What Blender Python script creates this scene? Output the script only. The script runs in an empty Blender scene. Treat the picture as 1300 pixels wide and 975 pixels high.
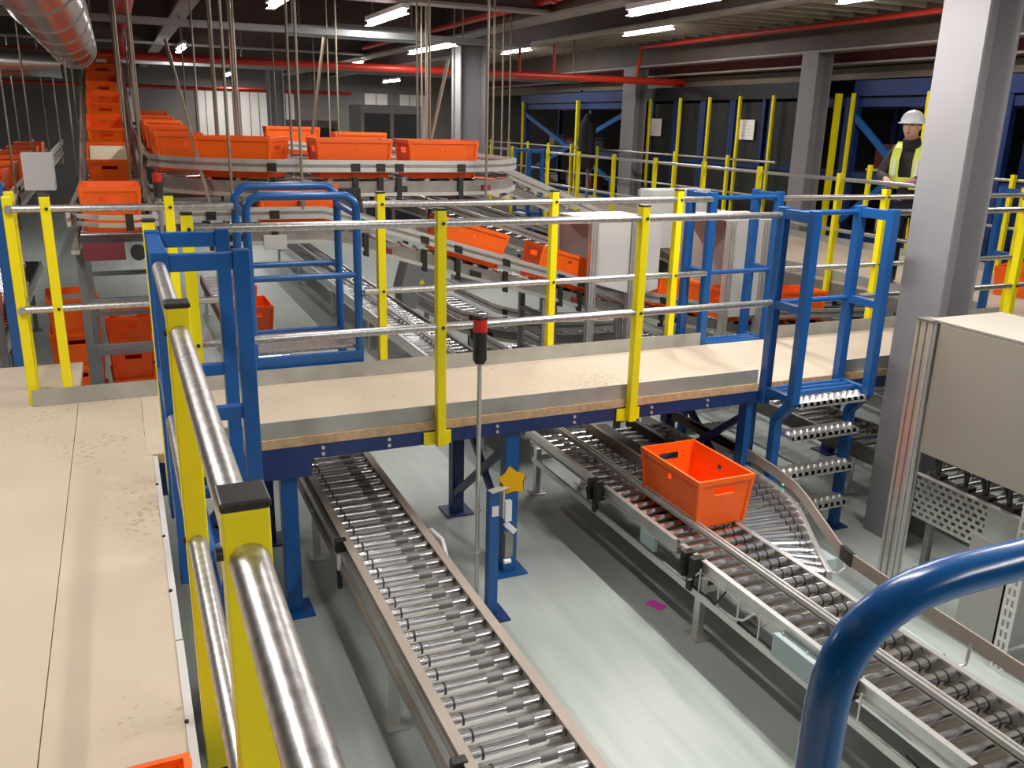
import bpy, math, random
from mathutils import Vector, Matrix
random.seed(7)
SC = bpy.context.scene
COL = SC.collection
V = Vector
R = math.radians

# ------------------------------------------------------------------ materials
def mat(name, rgb, rough=.5, metal=0., var=0., scale=6., bump=0., emit=None, estr=0., spec=.5, stretch=None):
    m = bpy.data.materials.new(name); m.use_nodes = True
    nt = m.node_tree; n = nt.nodes; l = nt.links
    b = n['Principled BSDF']
    b.inputs['Base Color'].default_value = (*rgb, 1)
    b.inputs['Roughness'].default_value = rough
    b.inputs['Metallic'].default_value = metal
    b.inputs['Specular IOR Level'].default_value = spec
    if var or bump:
        tc = n.new('ShaderNodeTexCoord'); mp = n.new('ShaderNodeMapping')
        if stretch: mp.inputs['Scale'].default_value = stretch
        l.new(tc.outputs['Object'], mp.inputs['Vector'])
        nz = n.new('ShaderNodeTexNoise'); nz.inputs['Scale'].default_value = scale
        nz.inputs['Detail'].default_value = 5
        l.new(mp.outputs['Vector'], nz.inputs['Vector'])
        if var:
            cr = n.new('ShaderNodeValToRGB')
            cr.color_ramp.elements[0].position = .3; cr.color_ramp.elements[1].position = .7
            cr.color_ramp.elements[0].color = (*[c*(1-var) for c in rgb], 1)
            cr.color_ramp.elements[1].color = (*[min(1, c*(1+var)) for c in rgb], 1)
            l.new(nz.outputs['Fac'], cr.inputs['Fac']); l.new(cr.outputs['Color'], b.inputs['Base Color'])
        if bump:
            bp = n.new('ShaderNodeBump'); bp.inputs['Strength'].default_value = bump
            bp.inputs['Distance'].default_value = .01
            l.new(nz.outputs['Fac'], bp.inputs['Height']); l.new(bp.outputs['Normal'], b.inputs['Normal'])
    if emit:
        b.inputs['Emission Color'].default_value = (*emit, 1)
        b.inputs['Emission Strength'].default_value = estr
    return m

M = dict(
 yellow=mat('yellow_paint', (.84, .71, .0), .38, var=.03, scale=3),
 blue=mat('blue_paint', (.008, .084, .285), .3, var=.05, scale=4),
 navy=mat('navy_paint', (.01, .03, .13), .4, var=.08, scale=4),
 galv=mat('galvanised_tube', (.50, .49, .48), .34, .9, var=.28, scale=55),
 alu=mat('aluminium', (.70, .69, .66), .35, .7, var=.05, scale=12),
 dulls=mat('dull_steel', (.30, .28, .255), .45, .7, var=.15, scale=14),
 steel=mat('roller_steel', (.74, .74, .76), .2, 1., var=.05, scale=30),
 sleeve=mat('grey_sleeve', (.20, .20, .19), .55, .5),
 rubber=mat('black_rubber', (.012, .012, .013), .55),
 black=mat('black_plastic', (.016, .015, .014), .45),
 toe=mat('toe_board_zinc', (.42, .42, .39), .42, .45, var=.16, scale=5),
 greypaint=mat('grey_column_paint', (.235, .228, .24), .55, var=.05, scale=2),
 cabinet=mat('cabinet_grey', (.40, .37, .315), .5, var=.02, scale=2),
 pale=mat('pale_panel', (.54, .53, .51), .5, var=.03, scale=2),
 orange=mat('orange_plastic', (.92, .125, .003), .42, var=.05, scale=5),
 red=mat('red_pipe_paint', (.50, .028, .012), .4, var=.08, scale=4),
 redlamp=mat('red_lens', (.55, .02, .01), .3),
 ply=mat('chipboard_edge', (.50, .34, .19), .75, var=.18, scale=30),
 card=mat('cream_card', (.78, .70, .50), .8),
 brown=mat('brown_band', (.36, .30, .25), .5, .15, var=.07, scale=5),
 belt=mat('dark_belt', (.045, .045, .047), .6, var=.1, scale=8),
 duct=mat('spiral_duct', (.66, .64, .62), .26, .95, var=.06, scale=9),
 ceil=mat('ceiling_soffit', (.045, .042, .040), .8, var=.12, scale=2),
 rib=mat('ceiling_rib', (.50, .46, .36), .6, var=.1, scale=3),
 beam=mat('beam_brown_paint', (.10, .072, .062), .6, var=.12, scale=2),
 flange=mat('beam_flange', (.30, .26, .24), .5, var=.1, scale=3),
 tan=mat('tan_trunking', (.20, .165, .12), .6, var=.12, scale=3),
 dark=mat('dark_sheet', (.010, .0105, .012), .6, var=.2, scale=2),
 wallg=mat('wall_grey', (.16, .15, .145), .8, var=.1, scale=1),
 wallp=mat('wall_pale', (.62, .60, .56), .7, var=.05, scale=1),
 white=mat('white_plastic', (.80, .80, .78), .4),
 paper=mat('white_paper', (.78, .76, .75), .8, var=.03, scale=20),
 estop=mat('amber_plastic', (.72, .40, .0), .4),
 maroon=mat('maroon_box', (.16, .02, .03), .5),
 cyan=mat('pale_blue_box', (.42, .52, .53), .5),
 magenta=mat('magenta_paint', (.75, .07, .55), .6, var=.1, scale=30),
 strut=mat('strut_brass', (.27, .225, .17), .5, .55, var=.1, scale=10),
 ladg=mat('grey_stand_paint', (.22, .225, .23), .5, .2, var=.08, scale=5),
 tube=mat('lamp_tube', (1, 1, 1), .5, emit=(1., .95, .93), estr=60),
 bulb=mat('lamp_bulb', (1, 1, 1), .5, emit=(.93, .97, 1.), estr=60),
 glow=mat('green_pilot', (.1, .9, .5), .4, emit=(.1, .9, .5), estr=3),
 skin=mat('skin', (.60, .34, .25), .55), helmet=mat('helmet_white', (.85, .85, .86), .3),
 hiviz=mat('hi_viz_yellow', (.72, .82, .10), .6), reflect=mat('reflective_tape', (.80, .82, .78), .3),
 jacket=mat('dark_grey_cloth', (.045, .042, .045), .85, var=.2, scale=14, bump=.3),
 trouser=mat('black_cloth', (.012, .012, .014), .85), glove=mat('work_glove', (.55, .36, .30), .7),
)

def floor_mat():
    m = mat('painted_floor', (.43, .48, .45), .36, var=.05, scale=1.1, spec=.45)
    nt = m.node_tree; n = nt.nodes; l = nt.links; b = n['Principled BSDF']
    src = b.inputs['Base Color'].links[0].from_socket
    tc = n.new('ShaderNodeTexCoord'); mp = n.new('ShaderNodeMapping')
    mp.inputs['Scale'].default_value = (9, .9, 1); l.new(tc.outputs['Object'], mp.inputs['Vector'])
    nz = n.new('ShaderNodeTexNoise'); nz.inputs['Scale'].default_value = 1.4; nz.inputs['Detail'].default_value = 6
    l.new(mp.outputs['Vector'], nz.inputs['Vector'])
    cr = n.new('ShaderNodeValToRGB'); cr.color_ramp.elements[0].position = .35; cr.color_ramp.elements[1].position = .62
    cr.color_ramp.elements[0].color = (.80, .81, .80, 1); cr.color_ramp.elements[1].color = (1, 1, 1, 1)
    l.new(nz.outputs['Fac'], cr.inputs['Fac'])
    mx = n.new('ShaderNodeMixRGB'); mx.blend_type = 'MULTIPLY'; mx.inputs['Fac'].default_value = .55
    l.new(src, mx.inputs['Color1']); l.new(cr.outputs['Color'], mx.inputs['Color2']); l.new(mx.outputs['Color'], b.inputs['Base Color'])
    return m
M['floor'] = floor_mat()

def deck_mat():
    m = mat('deck_board', (.53, .44, .335), .5, var=.04, scale=1.6, spec=.35)
    nt = m.node_tree; n = nt.nodes; l = nt.links; b = n['Principled BSDF']
    src = b.inputs['Base Color'].links[0].from_socket
    tc = n.new('ShaderNodeTexCoord')
    nz = n.new('ShaderNodeTexNoise'); nz.inputs['Scale'].default_value = 36; nz.inputs['Detail'].default_value = 3
    l.new(tc.outputs['Object'], nz.inputs['Vector'])
    n2 = n.new('ShaderNodeTexNoise'); n2.inputs['Scale'].default_value = 1.3; l.new(tc.outputs['Object'], n2.inputs['Vector'])
    ml = n.new('ShaderNodeMath'); ml.operation = 'MULTIPLY'
    l.new(nz.outputs['Fac'], ml.inputs[0]); l.new(n2.outputs['Fac'], ml.inputs[1])
    cr = n.new('ShaderNodeValToRGB'); cr.color_ramp.elements[0].position = .315; cr.color_ramp.elements[1].position = .37
    cr.color_ramp.elements[0].color = (1, 1, 1, 1); cr.color_ramp.elements[1].color = (.50, .42, .33, 1)
    l.new(ml.outputs['Value'], cr.inputs['Fac'])
    mx = n.new('ShaderNodeMixRGB'); mx.blend_type = 'MULTIPLY'; mx.inputs['Fac'].default_value = .5
    l.new(src, mx.inputs['Color1']); l.new(cr.outputs['Color'], mx.inputs['Color2']); l.new(mx.outputs['Color'], b.inputs['Base Color'])
    return m
M['deck'] = deck_mat()

# ------------------------------------------------------------------ mesh builder (world coordinates)
ORG = {}
class MB:
    def __init__(s): s.v = []; s.f = []; s.sm = []; s.mi = []; s.cm = 0
    def add(s, verts, faces, smooth=False):
        o = len(s.v); s.v += [tuple(p) for p in verts]
        for f in faces:
            s.f.append([o+i for i in f]); s.sm.append(smooth); s.mi.append(s.cm)
        return s
    def obox(s, c, ax, ay, az, hx, hy, hz):
        c = V(c); ax, ay, az = V(ax).normalized()*hx, V(ay).normalized()*hy, V(az).normalized()*hz
        vs = [c+i*ax+j*ay+k*az for i in (-1, 1) for j in (-1, 1) for k in (-1, 1)]
        return s.add(vs, [(0, 1, 3, 2), (4, 6, 7, 5), (0, 4, 5, 1), (2, 3, 7, 6), (0, 2, 6, 4), (1, 5, 7, 3)])
    def box(s, x0, y0, z0, x1, y1, z1):
        return s.obox(((x0+x1)/2, (y0+y1)/2, (z0+z1)/2), (1, 0, 0), (0, 1, 0), (0, 0, 1), abs(x1-x0)/2, abs(y1-y0)/2, abs(z1-z0)/2)
    def bar(s, p, q, w, h, up=(0, 0, 1)):
        p, q = V(p), V(q); d = (q-p).normalized(); up = V(up)
        if abs(d.dot(up)) > .99: up = V((0, 1, 0))
        sx = d.cross(up).normalized(); uz = sx.cross(d).normalized()
        return s.obox((p+q)/2, sx, d, uz, w/2, (q-p).length/2, h/2)
    def post(s, x, y, z0, z1, w, d=None):
        d = d or w; return s.box(x-w/2, y-d/2, z0, x+w/2, y+d/2, z1)
    def tube(s, pts, r, n=12, caps=True):
        pts = [V(p) for p in pts]; N = len(pts); rings = []
        up = None
        for i, p in enumerate(pts):
            a = pts[max(0, i-1)]; b = pts[min(N-1, i+1)]; t = (b-a).normalized()
            if up is None:
                up = V((0, 0, 1)) if abs(t.z) < .9 else V((1, 0, 0))
            sx = t.cross(up)
            if sx.length < 1e-4: sx = t.cross(V((0, 1, 0)))
            sx.normalize(); uz = sx.cross(t).normalized(); up = uz
            rr = r[i] if isinstance(r, (list, tuple)) else r
            rings.append([p+sx*math.cos(2*math.pi*k/n)*rr+uz*math.sin(2*math.pi*k/n)*rr for k in range(n)])
        vs = [p for rg in rings for p in rg]; fs = []
        for i in range(N-1):
            for k in range(n):
                a = i*n+k; b = i*n+(k+1) % n; fs.append((a, b, b+n, a+n))
        s.add(vs, fs, True)
        if caps:
            s.add(rings[0], [tuple(range(n))[::-1]]); s.add(rings[-1], [tuple(range(n))])
        return s
    def prism(s, prof, p, q, ux, uy):
        p, q, ux, uy = V(p), V(q), V(ux), V(uy); n = len(prof)
        a = [p+ux*x+uy*y for x, y in prof]; b = [q+ux*x+uy*y for x, y in prof]
        s.add(a+b, [(i, (i+1) % n, (i+1) % n+n, i+n) for i in range(n)])
        s.add(a, [tuple(range(n))[::-1]]); s.add(b, [tuple(range(n))]); return s
    def sweep(s, path, off, z0, z1, w, smooth=False):
        """rectangular bar following a plan polyline, sideways offset off, heights z0..z1 above the path"""
        P = [V(p) for p in path]; N = len(P); vs = []
        for i, p in enumerate(P):
            a = P[max(0, i-1)]; b = P[min(N-1, i+1)]; t = V((b.x-a.x, b.y-a.y, 0)).normalized(); nr = V((t.y, -t.x, 0))
            for o, z in ((off-w/2, z0), (off+w/2, z0), (off+w/2, z1), (off-w/2, z1)):
                vs.append(p+nr*o+V((0, 0, z)))
        fs = []
        for i in range(N-1):
            for k in range(4): fs.append((i*4+k, i*4+(k+1) % 4, i*4+4+(k+1) % 4, i*4+4+k))
        fs += [(3, 2, 1, 0), (N*4-4, N*4-3, N*4-2, N*4-1)]
        return s.add(vs, fs)
    def build(s, name, mats, parent=None, bevel=0., seg=2, org=None, auto=False):
        o0 = ORG[parent.name] if parent else V(org or (0, 0, 0))
        if org is not None: o0w = V(org)
        else: o0w = o0
        me = bpy.data.meshes.new(name)
        me.from_pydata([tuple(V(p)-o0w) for p in s.v], [], s.f); me.validate(); me.update()
        if not isinstance(mats, (list, tuple)): mats = [mats]
        for m_ in mats: me.materials.append(m_)
        if len(me.polygons) == len(s.sm):
            me.polygons.foreach_set('use_smooth', s.sm); me.polygons.foreach_set('material_index', s.mi)
        o = bpy.data.objects.new(name, me); COL.objects.link(o)
        if parent: o.parent = parent; o.location = o0w-ORG[parent.name]
        else: o.location = o0w
        ORG[o.name] = o0w
        if bevel:
            b = o.modifiers.new('edge', 'BEVEL'); b.width = bevel; b.segments = seg; b.limit_method = 'ANGLE'; b.angle_limit = R(40)
        return o

def tag(o, label=None, cat=None, group=None, kind=None):
    if label: o['label'] = label
    if cat: o['category'] = cat
    if group: o['group'] = group
    if kind: o['kind'] = kind
    return o
def thing(name, label, cat, loc=(0, 0, 0), rz=0., group=None, kind=None):
    o = bpy.data.objects.new(name, None); COL.objects.link(o); o.empty_display_size = .1
    o.location = loc; o.rotation_euler = (0, 0, rz); ORG[o.name] = V(loc)
    return tag(o, label, cat, group, kind)
def part(name, mats, parent, fn, bevel=0.):
    m = MB(); fn(m); return m.build(name, mats, parent, bevel)
def kids(o): return [c for c in COL.objects if c.parent == o]
def copy_tree(o, parent=None):
    c = o.copy(); COL.objects.link(c); c.parent = parent
    for ch in kids(o): copy_tree(ch, c)
    return c

DECK = 1.05
YN, YF = 4.36, 5.36

# ------------------------------------------------------------------ camera
yaw, pitch, roll, F, H = CAM = (.4217, .2914, .0253, 1104.8, 2.655)
cam = bpy.data.cameras.new('camera'); co = bpy.data.objects.new('camera', cam); COL.objects.link(co)
cy, sy, cp, sp = math.cos(yaw), math.sin(yaw), math.cos(pitch), math.sin(pitch)
fw = V((sy*cp, cy*cp, -sp)); rt = V((cy, -sy, 0)); up = rt.cross(fw)
r2 = math.cos(roll)*rt+math.sin(roll)*up; u2 = -math.sin(roll)*rt+math.cos(roll)*up
mw = Matrix(((r2.x, u2.x, -fw.x, 0), (r2.y, u2.y, -fw.y, 0), (r2.z, u2.z, -fw.z, H), (0, 0, 0, 1)))
co.matrix_world = mw
cam.sensor_width = 36; cam.lens = 36*F/1300; cam.clip_start = .02; cam.clip_end = 200
SC.camera = co

# ------------------------------------------------------------------ setting
def struct(name, m, mt, label=None, bevel=0.):
    o = m.build(name, mt, None, bevel); tag(o, label, None, None, 'structure'); return o
XW0, XW1, YW0, YW1, ZC = -9., 17., -6., 27., 4.3
struct('floor', MB().box(XW0, YW0, -.1, XW1, YW1, 0), M['floor'], 'pale grey-green painted concrete floor under the conveyors')
struct('wall_back', MB().box(XW0, YW1, 0, XW1, YW1+.15, ZC), M['wallg'])
struct('wall_left', MB().box(XW0-.15, YW0, 0, XW0, YW1, ZC), M['wallg'])
struct('wall_right', MB().box(XW1, YW0, 0, XW1+.15, YW1, ZC), M['dark'])
struct('wall_front', MB().box(XW0, YW0-.15, 0, XW1, YW0, ZC), M['wallg'])
m = MB().box(XW0, YW0, ZC, XW1, YW1, ZC+.12)
struct('ceiling', m, M['ceil'], 'dark steel deck ceiling')
m = MB()
y = -1.0
while y < YW1:
    m.box(XW0, y, ZC-.07, XW1, y+.05, ZC); y += .42
struct('ceiling_ribs', m, M['rib'])
def ibeam_y(name, x, w, z0, z1, y0, y1, mt, mf):
    m = MB(); m.box(x-w*.3, y0, z0+.03, x+w*.3, y1, z1)
    m.cm = 1; m.box(x-w/2, y0, z0, x+w/2, y1, z0+.03); m.cm = 0
    return struct(name, m, [mt, mf])
ibeam_y('ceiling_beam', 4.68, .28, 3.8, ZC, YW0, YW1, M['beam'], M['flange'])
ibeam_y('ceiling_beam', 5.98, .20, 3.8, ZC, YW0, YW1, M['beam'], M['flange'])
ibeam_y('ceiling_beam', 9.95, .30, 3.78, ZC, YW0, YW1, M['beam'], M['flange'])
ibeam_y('ceiling_beam', 10.45, .45, 3.62, 3.80, YW0, YW1, M['maroon'], M['flange'])
ibeam_y('ceiling_beam', 10.75, .5, 3.42, 3.60, YW0, YW1, M['tan'], M['tan'])
ibeam_y('ceiling_beam', .9, .2, 3.85, ZC, 8, YW1, M['beam'], M['flange'])
ibeam_y('ceiling_beam', -2.6, .25, 3.8, ZC, YW0, YW1, M['beam'], M['flange'])
for yy in (9.5, 13.2, 17.5, 21.5):
    m = MB(); m.box(XW0, yy-.06, 3.86, 4.6, yy+.06, ZC); m.cm = 1; m.box(XW0, yy-.12, 3.83, 4.6, yy+.12, 3.86)
    struct('ceiling_beam', m, [M['beam'], M['flange']])

def h_column(x0, x1, y0, y1, z1, name, label, mt, foot=True):
    m = MB(); t = .022
    m.box(x0, y0, 0, x0+t, y1, z1); m.box(x1-t, y0, 0, x1, y1, z1)
    m.box(x0+t, (y0+y1)/2-.012, 0, x1-t, (y0+y1)/2+.012, z1)
    if foot: m.box(x0-.07, y0-.05, 0, x1+.07, y1+.05, .025)
    o = m.build(name, mt, None, .003); tag(o, label, None, None, 'structure'); return o
h_column(4.54, 4.82, 3.74, 4.06, 3.8, 'steel_column', 'thick grey steel column standing beside the right blue ladder', M['greypaint'], False)
h_column(9.75, 10.05, 10.85, 11.2, 3.78, 'steel_column', 'grey steel column rising behind the far walkway rail', M['greypaint'])
h_column(9.69, 9.97, 15.9, 16.4, 3.78, 'steel_column', 'grey steel column between the blue braced rack and the dark doors', M['greypaint'], False)
h_column(5.15, 5.60, 13.8, 14.2, 3.8, 'steel_column', 'dark steel column behind the bright orange hanging tote', M['greypaint'])
h_column(3.0, 3.3, 19.2, 19.6, 3.8, 'steel_column', 'distant grey column in front of the pale back wall panels', M['greypaint'])

# ------------------------------------------------------------------ walkway decks
wk = thing('walkway', 'wide tan board walkway the camera stands on, left of the yellow railing', 'walkway', (-1.5, 2, 0))
part('deck_board', M['deck'], wk, lambda m: (m.box(-3.4, -2.2, 1.012, -.3315, 6.3, DECK), m.box(-.3285, -2.2, 1.012, .028, 4.355, DECK), m.box(-.3285, 4.3565, 1.012, .0, 5.36, DECK)))
part('edge_strip', M['pale'], wk, lambda m: (m.box(.0285, -2.2, 1.03, .052, 2.62, DECK+.004), m.box(.0285, 2.63, 1.03, .050, 4.33, DECK+.003)))
for yy in (1.35, 1.75, 2.2, 2.95, 3.4, 3.95):
    part('bolt', M['black'], wk, lambda m: m.tube([(.032, yy, DECK+.003), (.032, yy, DECK+.010)], .006, 8))
part('side_beam', M['blue'], wk, lambda m: m.box(-.02, -2.2, .84, .045, 4.33, 1.028), .004)
for yy in (-1.6, 1.4, 3.0):
    part('leg', M['navy'], wk, lambda m: (m.post(-.1, yy, .012, .84, .09), m.box(-.19, yy-.09, 0, -.01, yy+.09, .012)))
for xx, yy in ((-2.9, 5.9), (-1.6, 5.9), (-.66, 5.9)):
    part('leg', M['navy'], wk, lambda m: (m.post(xx, yy, .012, 1.01, .09), m.box(xx-.09, yy-.09, 0, xx+.09, yy+.09, .012)))

XE = 8.0
cw = thing('catwalk', 'tan board catwalk with zinc toe boards and blue beams crossing over the conveyors', 'catwalk', (3.5, 4.86, 0))
part('deck_board', M['deck'], cw, lambda m: m.box(.002, YN, 1.012, 7.28, YF, DECK))
part('edge_board', M['ply'], cw, lambda m: m.box(.052, YN-.022, 1.008, 7.28, YN-.001, DECK+.006))
part('toe_board', M['toe'], cw, lambda m: (m.box(.3, YN-.006, DECK+.006, 3.72, YN+.002, DECK+.098), m.box(4.42, YN-.006, DECK+.006, 7.28, YN+.002, DECK+.098)))
part('toe_board', M['toe'], cw, lambda m: (m.box(-.56, YF-.002, DECK+.001, .62, YF+.006, DECK+.098), m.box(.62, YF-.002, DECK+.001, 3.98, YF+.006, DECK+.098), m.box(4.68, YF-.002, DECK+.001, 7.28, YF+.006, DECK+.098)))
part('side_beam', M['navy'], cw, lambda m: (m.box(.052, YN-.018, .925, 7.28, YN+.03, 1.008), m.box(.052, YN-.016, .83, .80, YN+.03, .926)), .003)
part('side_beam', M['navy'], cw, lambda m: m.box(-.5, YF-.03, .9, 7.28, YF+.018, 1.008), .003)
for xx in (.53, .86, 1.22, 1.86, 2.36, 2.9, 3.32):
    for dz in (.95, .985):
        part('beam_bolt', M['alu'], cw, lambda m: m.tube([(xx, YN-.019, dz), (xx, YN-.028, dz)], .010, 8))
for xx in (.68, 1.98, 3.72, 5.4, 6.9):
    for yy in (4.42, 5.33):
        part('leg', M['navy'] if yy > 5 else M['blue'], cw, lambda m: (m.post(xx, yy, .012, .93, .085), m.box(xx-.1, yy-.1, 0, xx+.1, yy+.1, .012)), .003)
for xx in (1.98, 3.72):
    part('brace', M['navy'], cw, lambda m: m.bar((xx-.02, 4.44, .80), (xx-.02, 5.31, .14), .035, .045))
    part('brace', M['navy'], cw, lambda m: m.bar((xx+.03, 4.44, .14), (xx+.03, 5.31, .80), .035, .045))

# ------------------------------------------------------------------ guard rails
def guard_rail(name, label, loc, runs, posts, post_z0, group=None, cap=True, px=.05, py=.055, r=.021, axis='x', top=2.215):
    t = thing(name, label, 'guard rail', loc, 0, group)
    for z in (2.15, 1.60):
        for a, b in runs:
            part('top_rail' if z > 2 else 'mid_rail', M['galv'], t, lambda m: m.tube([(*a, z), (*b, z)], r, 14))
    for (x, y) in posts:
        p = part('post', M['yellow'], t, lambda m: m.post(x, y, post_z0, top, px, py), .004)
        def caps(m): m.post(x, y, top, top+.012, px+.004, py+.004)
        if cap: part('post_cap', M['black'], p, caps, .003)
        for z in (2.15, 1.60):
            def bolts(m):
                if axis == 'x': m.tube([(x+.006, y-py/2, z), (x+.006, y-py/2-.008, z)], .009, 8)
                else: m.tube([(x-px/2, y, z), (x-px/2-.008, y, z)], .009, 8)
            part('bolt', M['black'], p, bolts)
    return t
PN = YN-.05
g = guard_rail('guard_rail', 'yellow-post guard rail along the near edge of the catwalk', (2, PN, 0), [((.27, PN), (3.74, PN))], [(.27, PN), (1.505, PN), (2.735, PN)], .925)
for xx in (1.505, 2.735):
    part('mounting_plate', M['yellow'], g, lambda m: m.box(xx-.09, YN-.034, .925, xx+.07, YN-.023, 1.0))
g = guard_rail('guard_rail', 'yellow-post guard rail along the far edge of the catwalk, left of the arched blue platform', (-.1, YF+.03, 0), [((-.55, YF+.03), (.60, YF+.03))], [(-.375, YF+.035), (.25, YF+.035)], 1.0)
guard_rail('guard_rail', 'yellow-post guard rail along the far edge of the catwalk, between the two blue crossovers', (2.5, YF+.03, 0), [((1.37, YF+.03), (4.0, YF+.03))], [(1.485, YF+.035), (2.70, YF+.035), (3.71, YF+.035)], 1.0)
guard_rail('guard_rail', 'yellow-post guard rail on the catwalk far edge, just left of the thick grey column', (5.7, YF+.03, 0), [((4.66, YF+.03), (6.70, YF+.03))], [(5.72, YF+.035)], 1.0)
guard_rail('guard_rail', 'yellow-post guard rail on the catwalk far edge, just right of the thick grey column', (7.2, YF+.03, 0), [((6.9, YF+.03), (7.9, YF+.03))], [(7.38, YF+.035)], 1.0)
guard_rail('guard_rail', 'yellow-post guard rail along the catwalk near edge, hidden by the thick grey column', (5.8, PN, 0), [((4.45, PN), (7.2, PN))], [(5.95, PN), (7.1, PN)], .925)
g = guard_rail('guard_rail', 'close yellow-post guard rail with wide galvanised tubes on the walkway edge', (.1, 1, 0), [((.1, -1.2), (.1, 3.19))], [(.1, 1.0), (.1, 2.2)], .9, px=.055, py=.06, r=.024, axis='y')
g = guard_rail('guard_rail', 'short yellow-post guard rail between the left blue ladder and the catwalk', (.1, 4.0, 0), [((.1, 3.9), (.1, 4.08))], [(.1, 4.05)], .9, axis='y')
g = guard_rail('guard_rail', 'yellow-post guard rail with slanting twin posts at the far left walkway corner', (-.57, 5.8, 0), [((-.55, 5.36), (-.60, 6.25))], [(-.555, 5.42), (-.575, 5.74)], 1.05, axis='y', cap=False)
# blue post at far left
lp = thing('blue_post', 'tall blue post at the far left corner of the walkway', 'post', (-.69, 6.25, 0))
part('shaft', M['blue'], lp, lambda m: m.post(-.70, 6.34, 0, 2.22, .07), .004)
part('hand_rail', M['blue'], lp, lambda m: m.tube([(-.70, 6.34, 2.18), (-.72, 6.8, 2.18), (-.72, 6.86, 2.1), (-.72, 6.86, 1.1)], .025, 10))
part('base_plate', M['blue'], lp, lambda m: m.box(-.8, 6.24, 0, -.6, 6.44, .012))

# ------------------------------------------------------------------ crossover ladders
def make_ladder(name, label, loc, rz, w=.62, inner_gate=True, square=False):
    """local: deck edge at y=0, ladder goes down towards +y; x across"""
    t = thing(name, label, 'ladder', (0, 0, 0))
    hw = w/2; p = .058; d = .27
    for sx in (-1, 1):
        x = sx*hw
        part('inner_post', M['blue'], t, lambda m: m.post(x, 0, .93, 2.2, p), .004)
        def stile(m):
            m.post(x, d, 1.0, 2.2, p)
            m.bar((x, d, 1.01), (x, d-.13, .86), p, p, (0, 1, 0)); m.post(x, d-.13, .012, .87, p)
        s_ = part('outer_stile', M['blue'], t, stile, .004)
        part('foot_plate', M['navy'], s_, lambda m: m.box(x-.07, d-.2, 0, x+.07, d-.06, .012))
        part('side_bar', M['blue'], t, lambda m: m.box(x-.022, p/2, 2.13, x+.022, d-p/2, 2.19), .003)
        part('side_bar', M['blue'], t, lambda m: m.box(x-.022, p/2, 1.57, x+.022, d-p/2, 1.62), .003)
        part('side_bar', M['blue'], t, lambda m: m.box(x-.022, p/2, 1.0, x+.022, d-p/2, 1.05), .003)
    if inner_gate:
        for z in (2.16, 1.60):
            if square: part('cross_bar', M['blue'], t, lambda m: m.box(-hw, -.026, z-.03, hw, .026, z+.03), .003)
            else: part('cross_bar', M['blue'], t, lambda m: m.tube([(-hw, 0, z), (hw, 0, z)], .017, 10))
    for k in range(3):
        y = .03+k*.065
        part('landing_tube', M['blue'], t, lambda m: m.tube([(-hw, y, 1.03), (hw, y, 1.03)], .018, 10))
    for z, y in ((1.02, d-.03), (.79, d-.05), (.53, d-.05), (.27, d-.05)):
        def tread(m):
            m.box(-hw+.03, y-.09, z-.035, hw-.03, y+.06, z-.012)
            n = 11
            for i in range(n):   # pressed serrations of the tread
                xx = -hw+.05+(w-.1)*i/(n-1)
                m.tube([(xx, y-.015, z-.012), (xx, y-.015, z+.006)], [.024, .013], 8)
                m.tube([(xx, y+.045, z-.020), (xx, y+.062, z-.020)], .013, 8)
            m.box(-hw+.03, y+.052, z-.05, hw-.03, y+.06, z-.012)
        part('tread', M['alu'], t, tread)
    t.location = loc; t.rotation_euler = (0, 0, rz)
    return t
make_ladder('crossover_ladder', 'blue crossover ladder with four serrated treads, left of the thick grey column', (4.06, 4.31, 0), math.pi)
make_ladder('crossover_ladder', 'blue crossover ladder on the far catwalk edge, behind the curved conveyor end', (4.33, YF+.05, 0), 0)
make_ladder('crossover_ladder', 'dark blue crossover ladder beside the close yellow railing', (.105, 3.55, 0), -math.pi/2, square=True)
make_ladder('crossover_ladder', 'blue crossover ladder whose tall post shows just right of the thick grey column', (7.15, YF+.05, 0), 0)

# arched step-over platform behind the catwalk
hp = thing('stepover_platform', 'blue step-over platform with rounded tube arches behind the catwalk', 'platform', (1.0, 5.7, 0))
def arch(y, ztop):
    pts = []
    r = .09
    x0, x1 = .675, 1.34
    pts += [(x0, y, 0.0 if y > 5.5 else 1.0), (x0, y, ztop-r)]
    for k in range(1, 7): a = math.pi-k*math.pi/12; pts.append((x0+r+r*math.cos(a), y, ztop-r+r*math.sin(a)))
    for k in range(0, 7): a = math.pi/2-k*math.pi/12; pts.append((x1-r+r*math.cos(a), y, ztop-r+r*math.sin(a)))
    pts.append((x1, y, pts[0][2])); return pts
for y, zt in ((5.43, 2.20), (5.96, 2.22)):
    part('arch', M['blue'], hp, lambda m: m.tube(arch(y, zt), .026, 12))
    part('cross_bar', M['blue'], hp, lambda m: m.tube([(.675, y, 1.705), (1.34, y, 1.705)], .02, 10))
for xx in (.675, 1.34):
    part('side_bar', M['blue'], hp, lambda m: m.tube([(xx, 5.43, 2.08), (xx, 5.96, 2.10)], .02, 10))
part('landing', M['galv'], hp, lambda m: m.box(.70, 5.46, 1.22, 1.32, 5.93, 1.245))
part('side_beam', M['blue'], hp, lambda m: m.box(.675, 5.40, 1.115, 1.34, 5.43, 1.215), .004)
part('side_beam', M['blue'], hp, lambda m: m.box(.675, 5.94, 1.16, 1.34, 5.98, 1.26), .004)
for xx in (.675, 1.34):
    part('leg', M['blue'], hp, lambda m: m.post(xx, 5.93, 0, 1.2, .05), .003)

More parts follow.
